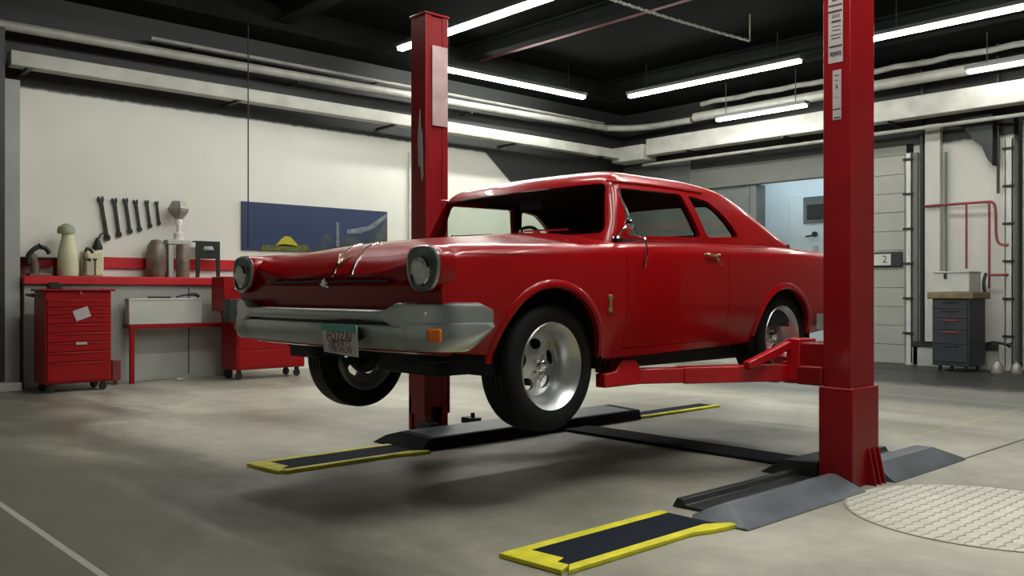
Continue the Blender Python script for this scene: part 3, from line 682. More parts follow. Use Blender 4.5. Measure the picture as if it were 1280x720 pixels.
# ------------------------------------------------------------------ right back cart
t = thing('service_cart', (13.65,5.2,0), 'dark workshop cart with worn wooden top by back wall', 'cart')
bm = bm_new(); box(bm, (13.35,4.90,.08), (13.95,5.42,1.05)); obj('body', bm, 'cartdark', t, bevel=.01)
bm = bm_new(); box(bm, (13.31,4.84,1.05), (13.99,5.48,1.15)); obj('worktop', bm, 'wood', t, bevel=.015)
zz = .14
for i, h in enumerate((.26, .2, .17, .14, .12)):
    bm = bm_new(); box(bm, (13.335,4.93,zz), (13.352,5.39,zz+h-.01)); d = obj('drawer', bm, 'cartdark', t, bevel=.004)
    bm = bm_new(); box(bm, (13.32,5.05,zz+h-.04), (13.336,5.27,zz+h-.02)); obj('drawer_pull', bm, 'dullred' if i in (1, 2) else 'iron', d, bevel=.003)
    zz += h
for y in (4.98, 5.34):
    for x in (13.43, 13.87):
        bm = bm_new(); lathe(bm, [(0,-.014),(.035,-.014),(.042,0),(.035,.014),(0,.014)], (x,y,.042), 'y', 12); obj('caster', bm, 'caster', t)
t = thing('parts_crate', (13.6,5.12,1.15), 'pale grey metal box standing on the dark service cart', 'box')
bm = bm_new(); box(bm, (13.42,4.93,1.15), (13.85,5.42,1.43)); obj('shell', bm, 'boxgrey', t, bevel=.01)
bm = bm_new(); box(bm, (13.40,4.92,1.43), (13.86,5.43,1.45)); obj('lid', bm, 'boxgrey', t, bevel=.005)
bm = bm_new(); box(bm, (13.405,5.24,1.34), (13.42,5.28,1.42)); obj('latch', bm, 'iron', t)
bm = bm_new(); tube(bm, catmull([(13.8,4.86,1.15),(13.8,4.87,1.3),(13.85,4.86,1.42)], 5), .025, 8); tag(obj('hose_valve', bm, 'iron'), 'short black valve hose rising behind the pale metal box', 'hose')
for i, (x, y, z, r) in enumerate(((13.6,4.62,.08,.08), (13.75,4.42,.07,.07))):
    bm = bm_new(); lathe(bm, [(0,0),(r,0),(r*1.1,r),(r*.6,r*1.9),(r*.35,r*2.1),(r*.35,r*2.5),(0,r*2.5)], (x,y,0), 'z', 16)
    tag(obj('metal_flask', bm, 'greyorn'), ['dull metal flask on the floor right of service cart', 'smaller dull metal flask nearest the right door track'][i], 'flask', 'flasks by the service cart')
bm = bm_new(); tube(bm, catmull([(13.85,4.86,.40),(13.85,4.75,.42),(13.85,4.60,.40),(13.9,4.55,.36)], 5), .02, 8)
tube(bm, [(13.85,4.60,.40),(XW-.07,4.60,.40)], .012, 6)
tag(obj('floor_pipe_stub', bm, 'iron'), 'short dark pipe stub low on the wall beside the cart', 'pipe')

# ================================================================== THE LIFT
lf = thing('two_post_lift', (4.9,4.1,0), 'red two-post vehicle lift holding up the red car', 'vehicle lift')
HP = 3.43
# front (right) post: channel opening towards the car
def post(x0, x1, y0, y1, open_hi, name='post'):
    bm = bm_new(); t_ = .02
    prof = [(x0,y0),(x1,y0),(x1,y1),(x1-.06,y1),(x1-.06,y1-t_),(x1-t_,y1-t_),(x1-t_,y0+t_),(x0+t_,y0+t_),(x0+t_,y1-t_),(x0+.06,y1-t_),(x0+.06,y1),(x0,y1)]
    if not open_hi: prof = [(x, y0+y1-y) for x, y in prof]
    prism(bm, prof, 'z', 0, HP); return obj(name, bm, 'liftred', lf, bevel=.004)
p1 = post(4.98, 5.285, 2.49, 2.66, True)
bm = bm_new(); prism(bm, [(4.96,2.465),(5.295,2.465),(5.295,2.68),(5.27,2.68),(5.27,2.488),(4.982,2.488),(4.982,2.68),(4.96,2.68)], 'z', 0, .585); obj('base_sleeve', bm, 'liftred', p1, bevel=.008)
for x in (5.14, 5.20, 5.26):
    bm = bm_new(); prism(bm, [(2.465,0),(2.41,0),(2.45,.20),(2.465,.22)], 'x', x, x+.012); obj('gusset', bm, 'liftred', p1)
p2 = post(4.40, 4.635, 5.83, 6.03, False)
bm = bm_new(); box(bm, (4.385,6.00,0), (4.65,6.045,.30)); box(bm, (4.385,5.82,.14), (4.405,6.045,.70)); box(bm, (4.63,5.82,.14), (4.65,6.045,.70)); obj('base_sleeve', bm, 'liftred', p2, bevel=.006)
# lifting screws and top caps in the channels
for px_, (cx, cy) in ((p1, (5.13, 2.60)), (p2, (4.515, 5.90))):
    bm = bm_new(); tube(bm, [(cx,cy,.05),(cx,cy,HP-.1)], .022, 10); obj('lifting_screw', bm, 'darksteel', px_)
bm = bm_new(); box(bm, (4.97,2.48,HP), (5.295,2.67,HP+.03)); obj('top_cap', bm, 'liftred', p1, bevel=.005)
bm = bm_new(); box(bm, (4.39,5.82,HP), (4.645,6.04,HP+.02)); obj('top_cap', bm, 'liftred', p2, bevel=.005)
bm = bm_new(); box(bm, (4.463,5.834,.2), (4.572,5.842,3.42)); obj('channel_guard', bm, 'liftred', p2)
bm = bm_new(); box(bm, (4.46,5.815,2.52), (4.62,5.829,3.18)); obj('post_reflection', bm, mat('pink_reflection', (.50,.36,.36), .35, .2, 0, .2, 6), p2, bevel=.003, label='pale pink reflection painted on the post')  # thin pink sheet standing in for the pale reflection on the post
bm = bm_new(); prism(bm, [(5.86,2.10),(5.88,2.06),(5.90,2.20),(5.925,2.18),(5.935,2.42),(5.915,2.60),(5.90,2.66),(5.895,2.45),(5.875,2.50),(5.87,2.3)], 'x', 4.397, 4.3995); obj('scraped_patch', bm, 'sticker', p2, label='pale scraped patch')
# labels on the front post
bm = bm_new(); box(bm, (4.977,2.535,2.51), (4.9795,2.625,3.05)); lb = obj('label', bm, 'sticker', p1, label='tall pale warning label')
bm = bm_new(); box(bm, (4.977,2.545,2.17), (4.9795,2.598,2.465)); lb2 = obj('label', bm, 'sticker', p1, label='narrow pale label strip below')
random.seed(3)
bm = bm_new()
for z, h, ya, yb in ((2.808,.012,2.54,2.625),(2.845,.010,2.54,2.622),(2.748,.012,2.548,2.605),(2.722,.004,2.55,2.60),(2.700,.004,2.55,2.60),(2.672,.005,2.545,2.61),(2.652,.005,2.55,2.605),(2.602,.010,2.54,2.62),(2.876,.012,2.57,2.60)):
    box(bm, (4.9755,ya,z), (4.9771,yb,z+h))
for q in range(9):
    y = 2.545+q*.008; box(bm, (4.9755,y,2.545+random.random()*.01), (4.9771,y+.005,2.575))
for q in range(5):
    y = 2.555+q*.010; box(bm, (4.9755,y,2.775), (4.9771,y+.004,2.795))
obj('label_print', bm, 'ink', lb)
bm = bm_new()
for z, h, ya, yb in ((2.23,.006,2.548,2.596),(2.40,.004,2.562,2.582),(2.43,.006,2.56,2.586),(2.375,.004,2.565,2.58),(2.355,.014,2.566,2.578),(2.30,.003,2.56,2.58),(2.18,.006,2.548,2.59)):
    box(bm, (4.9755,ya,z), (4.9771,yb,z+h))
obj('label_print', bm, 'ink', lb2)
# carriage + arms
def carriage(xc, y, d, parent):
    bm = bm_new(); y0, y1 = sorted((y, y+d*.17)); box(bm, (xc-.12,y0,.60), (xc+.12,y1,.84)); box(bm, (xc-.17,y0,.585), (xc+.17,y1+0,.70)); return obj('carriage', bm, 'liftred', lf, bevel=.012)
c1 = carriage(5.14, 2.665, 1, lf); c2 = carriage(4.52, 5.82, -1, lf)
def arm(pv, end, pad_top, wid=.13, hgt=.10):
    pv, end = Vector(pv), Vector(end)
    bm = bm_new(); mid = pv.lerp(end, .62)
    obox(bm, pv, mid, wid, hgt); obox(bm, pv.lerp(end,.55), end, wid-.02, hgt-.010)
    lathe(bm, [(0,-.065),(.085,-.065),(.085,.065),(0,.065)], pv, 'z', 20)
    a_ = obj('arm', bm, 'armred', lf, bevel=.006)
    z0 = end.z+(hgt-.025)/2
    bm = bm_new(); lathe(bm, [(0,-.01),(.06,-.01),(.06,.02),(.04,.025),(.04,pad_top-.03-z0),(.062,pad_top-.025-z0),(.062,pad_top-z0),(0,pad_top-z0)], (end.x,end.y,z0), 'z', 20); obj('lift_pad', bm, 'liftred', a_)
    return a_
arm((5.12,2.92,.645), (4.0,3.53,.645), .775)
arm((5.30,2.90,.66), (6.0,3.72,.66), .825)
arm((4.45,5.60,.645), (3.85,5.18,.645), .775)
arm((4.62,5.62,.645), (5.75,5.05,.645), .81)
# pad bracket block next to the front wheel
bm = bm_new(); prism(bm, [(3.83,.60),(4.15,.60),(4.15,.70),(4.10,.755),(3.98,.755),(3.93,.69),(3.83,.68)], 'y', 3.38, 3.455); obj('arm_end_block', bm, 'armred', lf, bevel=.008)
# diagonal brace up to the carriage
bm = bm_new(); obox(bm, (4.72,3.02,.70), (5.10,2.90,.845), .06, .05); box(bm, (5.02,2.835,.60), (5.22,2.93,.86)); obj('brace', bm, 'armred', lf, bevel=.008)
# floor ramp covers
bm = bm_new(); prism(bm, [(2.37,0),(2.385,.012),(2.555,.078),(2.60,.078),(2.70,.022),(2.70,0)], 'x', 3.72, 4.95)
V_ = [v for v in bm.verts if abs(v.co.x-3.72) < .01 and v.co.z > .05]
for v in V_: v.co.x += .12
r1 = obj('ramp_cover', bm, 'ramp', lf, bevel=.006)
bm = bm_new(); prism(bm, [(2.37,0),(2.385,.012),(2.50,.10),(2.62,.10),(2.70,.022),(2.70,0)], 'x', 5.32, 6.40)
for v in [v for v in bm.verts if abs(v.co.x-6.40) < .01 and v.co.z > .05]: v.co.x -= .22
obj('ramp_cover', bm, 'ramp', lf, bevel=.006)
bm = bm_new(); prism(bm, [(2.70,0),(2.70,.02),(2.84,.02),(2.86,.05),(2.90,.05),(2.93,0)], 'x', 3.86, 6.25); obj('channel_plate', bm, 'darksteel', lf, bevel=.004)
bm = bm_new(); prism(bm, [(2.72,0),(3.12,0),(2.95,.10),(2.72,.12)], 'x', 5.02, 5.50); obj('hose_guard', bm, 'black', lf, bevel=.01)
bm = bm_new(); prism(bm, [(5.12,0),(5.14,.085),(5.50,.10),(5.70,.05),(5.74,0)], 'x', 3.82, 6.30)
for v in [v for v in bm.verts if abs(v.co.x-3.82) < .01 and v.co.z > .04]: v.co.x += .10
obj('ramp_cover', bm, 'rampblack', lf, bevel=.006)
bm = bm_new(); prism(bm, [(5.17,.088),(5.50,.102),(5.70,.052),(5.70,.048),(5.50,.098),(5.17,.084)], 'x', 3.98, 6.2); obj('ramp_plate', bm, 'ramp', lf)
for x in (4.30, 4.75):
    bm = bm_new(); box(bm, (x,5.64,.05), (x+.09,5.80,.10)); lathe(bm, [(0,0),(.02,0),(.02,.04),(0,.04)], (x+.045,5.70,.10), 'z', 6); obj('anchor_bolt', bm, 'darksteel', lf, bevel=.004)
bm = bm_new(); box(bm, (5.28,3.10,0), (5.60,5.13,.022)); obj('cross_cover', bm, 'rampblack', lf, bevel=.006)
# yellow-edged floor strips
def strip(x0, x1, y0, y1, label, edges=('near','far','end'), flip=False, flare=True):
    r = thing('floor_strip', ((x0+x1)/2,(y0+y1)/2,0), label, 'floor strip', 'dark anti-slip strips with yellow edges')
    e = .055
    bm = bm_new(); xi = x0+.14 if not flip else x0; xj = x1 if not flip else x1-.03
    prism(bm, [(xi,y1-e),(xi+.02,y0+e+.08),(xi-.04,y0+e+.06),(xi-.03,y0+e),(xj,y0+e),(xj,y1-e)], 'z', 0.001, .018); obj('tread', bm, 'mat_dark', r)
    if 'near' in edges:
        bm = bm_new(); P_ = [(x0+.05,y0),(x1-.22,y0)]+([(x1-.10,y0-.04),(x1+.05,y0-.06),(x1+.06,y0-.02),(x1-.06,y0+e)] if flare else [(x1,y0),(x1,y0+e)])+[(xi-.03,y0+e)]
        prism(bm, P_, 'z', .001, .022); obj('yellow_edge', bm, 'yellow', r, bevel=.004)
    if 'far' in edges:
        bm = bm_new(); prism(bm, [(x0+.02,y1-e),(x1,y1-e),(x1,y1),(x0+.02,y1)], 'z', .001, .022); obj('yellow_edge', bm, 'yellow', r, bevel=.004)
    if 'end' in edges:
        bm = bm_new(); prism(bm, [(x0,y1),(x0+.03,y0+.02),(xi-.03,y0+e),(xi-.04,y0+e+.06),(xi+.02,y0+e+.08),(xi,y1-e),(xi,y1)], 'z', .001, .021); obj('yellow_edge', bm, 'yellow', r, bevel=.003)
    return r
strip(2.56,3.68,2.50,2.87, 'widest yellow-edged dark strip in the foreground beside grey ramp')
strip(2.68,3.80,5.10,5.50, 'yellow-edged dark floor strip left of the black ramp')
strip(6.32,7.55,5.13,5.42, 'dark floor strip with one yellow edge right of the black ramp', ('near',), True, False)
# round textured floor cover
bm = bm_new(); R0 = .72; cx, cy = 4.94, 1.70
lathe(bm, [(0,.0005),(R0,.0005),(R0,.004),(0,.004)], (cx,cy,0), 'z', 64)
fc = obj('round_floor_cover', bm, None or mat('worn_cover', (.50,.48,.41), .5, 0, 0, .16, 9, .1), smooth=False)
tag(fc, 'round worn floor cover patterned with scalloped rows beside the ramp', 'floor cover')
bm = bm_new()
n = 11
for i in range(-n, n+1):
    y = cy+i*R0/n*.97; w_ = math.sqrt(max(0, R0**2-(y-cy)**2))
    m_ = int(w_*2/.085); 
    if m_ < 1: continue
    pts = []
    for j in range(m_*4+1):
        x = cx-w_+j*(2*w_)/(m_*4); pts.append((x, y+.016*abs(math.sin(j*PI/4)), .0045))
    for a, b in zip(pts, pts[1:]): obox(bm, a, b, .007, .002)
pts = [(cx+R0*.99*math.cos(a*2*PI/72), cy+R0*.99*math.sin(a*2*PI/72), .0045) for a in range(73)]
for a, b in zip(pts, pts[1:]): obox(bm, a, b, .014, .002)
obj('scallop_lines', bm, mat('cover_grooves', (.33,.31,.26), .6), fc, smooth=False)

# ================================================================== THE CAR
YC = 4.36
car = thing('classic_car', (4.65,YC,.40), 'glossy red classic two-door car raised on the lift', 'car')
def T(u): return (u[0], YC-u[1], u[2])          # (X, v, w): v positive = near side
# stations: X, top centre, fender crown, half width, bottom, lower tuck
ST = [(2.60,1.252,1.352,1.05,.87,.98),(2.66,1.318,1.380,1.055,.86,.99),(2.80,1.398,1.396,1.052,.845,1.0),(3.1,1.458,1.412,1.06,.82,1.0),(3.5,1.495,1.43,1.06,.785,1.0),(3.9,1.525,1.45,1.06,.775,1.0),
      (4.4,1.49,1.465,1.06,.785,1.0),(5.0,1.50,1.475,1.06,.80,1.0),(5.5,1.51,1.48,1.06,.82,1.0),(6.0,1.53,1.475,1.055,.84,1.0),(6.4,1.51,1.46,1.04,.87,.98),(6.75,1.44,1.425,1.00,.90,.97),(6.90,1.36,1.38,.96,.92,.96)]
def section(X):
    tc, tf, hw, bo, tk = interp(ST, X)
    g = lambda f: hw*f
    return [(0,tc),(g(.40),tc-.008),(g(.70),(tc+tf)/2-.012),(g(.86),tf-.004),(g(.945),tf-.022),(g(.985),tf-.065),(g(1.0),tf-.15),(g(1.004),1.14),(g(.995),1.0),(g(.975),(1.0+bo)/2),(g(.95),bo)]
NT = 10
def S(X, t):
    P_ = section(X); i = min(int(t), NT-1); f = t-i
    g = lambda k: Vector((P_[k][0], P_[k][1])) if 0 <= k <= NT else (Vector((-P_[1][0], P_[1][1])) if k < 0 else Vector(P_[NT])*2-Vector(P_[NT-1]))
    p0, p1, p2, p3 = g(i-1), g(i), g(i+1), g(i+2)
    q = .5*((2*p1)+(p2-p0)*f+(2*p0-5*p1+4*p2-p3)*f*f+(3*p1-p0-3*p2+p3)*f**3)
    return q
def patch(X0, X1, t0, t1, side, nx=None, nt=None, mirror=False):
    nx = nx or max(4, int((X1-X0)/.03)); nt = nt or max(4, int((t1-t0)*5))
    rows = []
    for i in range(nx+1):
        X = X0+(X1-X0)*i/nx; r = []
        ts = [t0+(t1-t0)*j/nt for j in range(nt+1)]
        if mirror:
            for t in [-q for q in ts[::-1]][:-1 if t0 == 0 else None]: q = S(X, abs(t)); r.append(T((X,-q[0],q[1])))
            for t in ts: q = S(X, t); r.append(T((X,q[0],q[1])))
        else:
            for t in ts: q = S(X, t); r.append(T((X,side*q[0],q[1])))
        rows.append(r)
    bm = bm_new(); grid(bm, rows)
    # orient outward
    bmesh.ops.recalc_face_normals(bm, faces=bm.faces)
    bm.normal_update()
    ctr = Vector((4.7,YC,1.1)); s_ = sum((f.normal.dot(f.calc_center_median()-ctr)) for f in bm.faces)
    if s_ < 0: bmesh.ops.reverse_faces(bm, faces=bm.faces)
    return bm
FW = (3.34,.785,.395); RW = (5.66,.815,.365)
def wheelcut(c, side):
    b = bm_new(); y0 = YC-side*.60; y1 = YC-side*1.3
    lathe(b, [(0,min(y0,y1)),(c[2],min(y0,y1)),(c[2],max(y0,y1)),(0,max(y0,y1))], (c[0],0,c[1]), 'y', 56)
    return b
TH = 3.1; XF = 2.60; XR = 6.90
G = .0018
bm = patch(XF+.10, 3.88, 0, TH, 1, mirror=True); obj('hood', bm, 'paint', car, solid=.012)
bm = patch(XF, XF+.10-G, 0, TH, 1, mirror=True, nx=6); obj('hood_nose', bm, 'paint', car, solid=.012)
bm = patch(3.88+G, 4.02, 0, TH, 1, mirror=True); obj('cowl', bm, 'paint', car, solid=.012)
for side in (1, -1):
    b = bake_bool(patch(XF, 3.93, TH+.02, NT, side), [wheelcut(FW, side)], solid=.014); obj('front_fender', b, 'paint', car, angle=32)
    b = patch(3.93+G*2, 4.95-G*2, TH+.02, NT-.45, side); obj('door', b, 'paint', car, solid=.014)
    b = patch(3.93, 4.95, NT-.42, NT, side); obj('rocker_panel', b, 'paint', car, solid=.014)
    b = bake_bool(patch(4.95, XR, TH+.02, NT, side), [wheelcut(RW, side)], solid=.014); obj('rear_quarter', b, 'paint', car, angle=32)
b = patch(6.28, XR-.02, 0, TH, 1, mirror=True); obj('trunk_lid', b, 'paint', car, solid=.012)
b = patch(5.62, 6.28-G*2, 0, TH, 1, mirror=True); obj('rear_deck', b, 'paint', car, solid=.012)
# front panel (nose) between the fenders; slight bulge in plan, recess lip
def nose_x(w, v): 
    tab = [(.86,.05),(.92,.02),(1.0,.005),(1.10,-.004),(1.18,-.008),(1.215,.010),(1.235,-.006),(1.29,-.012),(1.36,0),(1.42,.0)]
    return XF+interp(tab, w)[0]
rows = []
ts = [i*.25 for i in range(int(NT*4)+1)]
def edge(side): return [(side*S(XF,t)[0], S(XF,t)[1]) for t in ts if S(XF,t)[1] > .885]
E_ = [(v,w) for v,w in edge(-1)][::-1]+edge(1)[1:]
nrow = 26
for v, w in E_:
    rows.append([T((nose_x(.87+(w-.87)*j/nrow, v) if 0 < j < nrow else (XF+.0 if j else XF+.05), v*(.985+.015*(j/nrow)), .87+(w-.87)*j/nrow)) for j in range(nrow+1)])
bm = bm_new(); grid(bm, rows); obj('front_panel', bm, 'paint', car, solid=-.006)
bm = bm_new(); box(bm, (XF-.012,YC-.62,1.198), (XF+.01,YC+.62,1.212)); obj('hood_gap', bm, 'black', car, bevel=.003)
# rear panel
rows = []
def edgeR(side): return [(side*S(XR,t)[0], S(XR,t)[1]) for t in ts if S(XR,t)[1] > .93]
for v, w in edgeR(-1)[::-1]+edgeR(1)[1:]:
    rows.append([T((XR+.02*math.sin(PI*j/12), v, .92+(w-.92)*j/12)) for j in range(13)])
bm = bm_new(); grid(bm, rows); obj('rear_panel', bm, 'paint', car, solid=.006)
# nose emblem and crest strips
for s_ in (0, 1):
    vv = -.02 if s_ == 0 else .16
    bm = bm_new(); pts = [(XF-.012,vv+.10,1.245),(XF-.012,vv+.085,1.29),(XF+.02,vv+.05,1.335),(XF+.10,vv-.02,1.378),(XF+.22,vv-.10,1.405),(XF+.34,vv-.14,1.42)]
    pts = [(x if i_ else XF-.008, v, (S(max(x,XF),min(abs(v)/.42,2))[1]+.005) if i_ else 1.232) for i_, (x, v, w) in enumerate([(XF,vv+.10,0),(XF+.01,vv+.09,0),(XF+.05,vv+.06,0),(XF+.12,vv+.0,0),(XF+.22,vv-.07,0),(XF+.34,vv-.12,0)])]
    tube(bm, catmull([T(q) for q in pts], 5), [.003]+[.007]*10+[.006]*14+[.003], 8); obj('hood_trim', bm, 'bright', car)
bm = bm_new(); pts = [T((x_,v_,S(x_,min(abs(v_)/.42,2))[1]+.006)) for x_, v_ in ((XF+.10,.10),(XF+.04,.07),(XF+.07,.02),(XF+.12,-.05))]
tube(bm, catmull(pts, 5), [.003]+[.008]*14+[.003], 8); obj('hood_emblem', bm, 'brass', car)
bm = bm_new(); lathe(bm, [(0,-.012),(.022,-.010),(.026,0),(0,.0)], T((XF-.010,.0,1.20)), 'x', 14); obox(bm, T((XF-.014,-.04,1.195)), T((XF-.014,.05,1.175)), .008, .01); obj('lower_badge', bm, 'bright', car)
# headlights
def supell(a, b, n, cnt=40, tilt=0, egg=0):
    out = []
    for i in range(cnt):
        t = 2*PI*i/cnt; c_, s_ = math.cos(t), math.sin(t)
        x = a*math.copysign(abs(c_)**(2/n), c_); z = b*math.copysign(abs(s_)**(2/n), s_)
        x *= 1+egg*z/b; out.append((x+tilt*z, z))
    return out
for side in (1, -1):
    cv, cw = .945, 1.262
    def ring(sc, x, tl=.06): return [T((x-.006+.004*abs(p[0]/.11)**2, side*(cv+p[0]*sc*1.0), cw+p[1]*sc)) for p in supell(.120,.108,2.6,44,-.03,.12)]
    bm = bm_new(); rws = [ring(1.03,XF-.026), ring(1.045,XF-.034), ring(1.0,XF-.044), ring(.95,XF-.042)]
    V_ = grid(bm, rws, closed=True); hl = obj('headlight_rim', bm, 'chrome', car, solid=.003)
    bm = bm_new(); rws = [ring(1.06,XF+.06), ring(1.06,XF+.0), ring(1.05,XF-.026), ring(1.02,XF-.034)]; grid(bm, rws, closed=True); obj('headlight_pod', bm, 'paint', hl, solid=.004)
    bm = bm_new(); rws = [ring(.97,XF-.042), ring(.90,XF-.034), ring(.70,XF-.030), ring(.60,XF-.028)]
    V_ = grid(bm, rws, closed=True); bm.faces.new(V_[-1]); obj('headlight_bezel', bm, 'bezel', hl)
    bm = bm_new(); lathe(bm, [(.068,.01),(.072,-.022),(.066,-.032),(.061,-.024)], T((XF-.034,side*(cv+.004),cw-.012)), 'x', 28); obj('lamp_ring', bm, 'bright', hl)
    bm = bm_new(); lathe(bm, [(0,-.044),(.02,-.043),(.042,-.037),(.062,-.024),(.062,.004),(0,.004)], T((XF-.034,side*(cv+.004),cw-.012)), 'x', 28); obj('lamp_lens', bm, 'lamp', hl)
# side spear highlights are body creases: slim raised crease strip behind the near/far headlight
# bumper
BP = [(0,2.475),(.4,2.485),(.70,2.505),(.88,2.53),(.99,2.575),(1.055,2.64),(1.085,2.73),(1.09,2.86)]
def bump_loft(prof_fn, name, m, v0, v1, n=72, th=None):
    half = catmull([(a, b, 0) for a, b in BP], 8)
    full = [(-p.x, p.y) for p in half[::-1]][:-1]+[(p.x, p.y) for p in half]
    rows = []
    for i, (v, x) in enumerate(full):
        a = full[max(i-1,0)]; b = full[min(i+1,len(full)-1)]
        tv, tx = b[0]-a[0], b[1]-a[1]; l = math.hypot(tv, tx); nv, nx = tx/l, -tv/l          # outward (towards -X)
        s_ = (v if abs(v) < 1.04 else math.copysign(1.04+(x-2.62)*1.0, v))
        if s_ < v0 or s_ > v1: continue
        rows.append([T((x+nx*d, v+nv*d, w)) for d, w in prof_fn(s_)])
    bm = bm_new(); V_ = grid(bm, rows, closed=True); bm.faces.new(V_[0]); bm.faces.new(V_[-1][::-1])
    return obj(name, bm, m, car, angle=40)
def sm(x, a, b): t = max(0, min(1, (x-a)/(b-a))); return t*t*(3-2*t)
def prof_up(s_):
    e = sm(abs(s_), .70, .82); tip = sm(abs(s_), 1.20, 1.29); top = 1.062+.038*e-.028*tip
    lo = 1.002-.03*e
    return [(-.05,top-.004),(.0,top),(.022,top-.008),(.030,top-.028),(.026,lo+.012),(.012,lo),(-.05,lo)]
def prof_lo(s_):
    e = sm(abs(s_), .76, .90); tip = sm(abs(s_), 1.12, 1.34)
    top = .988+.0*e+(.02*e); bot = .865+.0*e+.11*tip
    if bot > top-.03: bot = top-.03
    return [(-.05,top),(.004+.022*e,top-.003),(.010+.022*e,top-.018),(.002+.034*e,(top+bot)/2),(-.008+.034*e,bot+.016),(-.02+.03*e,bot),(-.05,bot)]
bu = bump_loft(prof_up, 'front_bumper', 'chrome', -2, 2)
bl = bump_loft(prof_lo, 'bumper_lower_blade', 'chrome', -2, 2)
bm = bm_new(); half = catmull([(a,b,0) for a,b in BP], 8); rows = [[T((p.x+.0,s*p.y if 0 else p.x,0))] for p in []] if 0 else None
rows = []
for p in [(-q.x,q.y) for q in half[::-1]][:-1]+[(q.x,q.y) for q in half]:
    if abs(p[0]) > 1.05: continue
    rows.append([T((p[1]+.02,p[0]*.99,.985)), T((p[1]+.02,p[0]*.99,1.01)), T((p[1]+.07,p[0]*.98,1.01)), T((p[1]+.07,p[0]*.98,.985))])
V_ = grid(bm, rows, closed=True); bm.faces.new(V_[0]); bm.faces.new(V_[-1][::-1]); obj('bumper_recess', bm, 'black', car)
# valance below bumper
bm = bm_new(); rows = []
for i in range(41):
    v = -1.0+2*i/40; x = 2.52+.10*abs(v)**4
    rows.append([T((x,v,.90)), T((x+.005,v,.855)), T((x+.06,v,.842)), T((x+.09,v,.86)), T((x+.09,v,.90))])
V_ = grid(bm, rows, closed=True); bm.faces.new(V_[0]); bm.faces.new(V_[-1][::-1]); obj('front_valance', bm, 'paint', car)
# turn signals
for side in (1, -1):
    bm = bm_new(); obox(bm, T((2.54,side*1.002,.945)), T((2.592,side*1.054,.945)), .034, .066); ts_ = obj('turn_signal', bm, 'amber', car, bevel=.012, seg=3)
bm = bm_new(); prism(bm, [(YC-1.0,1.055),(YC-.97,1.055),(YC-.98,1.035),(YC-.985,1.02),(YC-.995,1.035)], 'x', 2.535, 2.552); obj('bumper_mark', bm, 'bright', car)
# license plate
bm = bm_new(); prism(bm, [(3.80,.822),(4.125,.835),(4.155,.985),(3.815,.98)], 'x', 2.445, 2.451); lp = obj('license_plate', bm, 'plate', car, label='white licence plate with teal upper band')
bm = bm_new(); prism(bm, [(3.812,.943),(4.150,.948),(4.155,.986),(3.815,.981)], 'x', 2.4425, 2.4452); obj('plate_band', bm, 'teal', lp)
text('FQ7ZAI', .072, 'pink', 'plate_print', lp, (2.4445,3.975,.920), (0,-1,0), (0,0,1), bold=.0005)
text('NIMFATS', .052, 'pink', 'plate_print', lp, (2.4445,3.972,.885), (0,-1,0), (0,0,1))
text('TMKVRON', .046, 'pink', 'plate_print', lp, (2.4445,3.965,.852), (0,-1,0), (0,0,1))
bm = bm_new(); lathe(bm, [(0,-.01),(.02,-.008),(.028,0),(0,0)], (2.465,4.19,.965), 'x', 14); obj('plate_lamp', bm, 'jug', car)
# plate bracket
bm = bm_new(); box(bm, (2.4515,3.86,.90), (2.50,4.10,.96)); obj('plate_bracket', bm, 'black', car)
# arch lips, wheel wells
def side_v(X, w):
    lo, hi = 4.5, NT
    for _ in range(30):
        m_ = (lo+hi)/2
        if S(X, m_)[1] > w: lo = m_
        else: hi = m_
    return S(X, (lo+hi)/2)[0]
for side in (1, -1):
    for c, nm_ in ((FW,'front'), (RW,'rear')):
        rows = []
        a0 = math.asin((interp(ST, c[0]+.3)[3]+.01-c[1])/c[2]) if abs((interp(ST, c[0]+.3)[3]+.01-c[1])/c[2]) < 1 else 0
        for i in range(45):
            a = a0+(PI-2*a0)*i/44; ca, sa = math.cos(a), math.sin(a)
            def q(r, off): X = c[0]+r*ca; w = c[1]+r*sa; return T((X, side*(side_v(X, max(w, interp(ST,X)[3]+.005))+off), w))
            rows.append([q(c[2]-.006,-.03), q(c[2]-.008,.006), q(c[2]+.004,.014), q(c[2]+.022,.012), q(c[2]+.040,-.002)])
        bm = bm_new(); grid(bm, rows); bmesh.ops.recalc_face_normals(bm, faces=bm.faces); obj('wheel_arch_lip', bm, 'paint', car)
        bm = bm_new(); rows = []
        for i in range(25):
            a = -.15+(PI+.3)*i/24; rows.append([T((c[0]+(c[2]+.01)*math.cos(a), side*v_, c[1]+(c[2]+.01)*math.sin(a))) for v_ in (.68,.80,.93,1.03)])
        grid(bm, rows); 
        # inner wall
        rim = [Vector(r[0]) for r in rows]; cpt = T((c[0],side*.68,c[1]-.05))
        vs = [bm.verts.new(p_) for p_ in rim]; cv_ = bm.verts.new(cpt)
        for a_, b_ in zip(vs, vs[1:]): bm.faces.new((a_, b_, cv_))
        obj('wheel_well', bm, 'under', car)
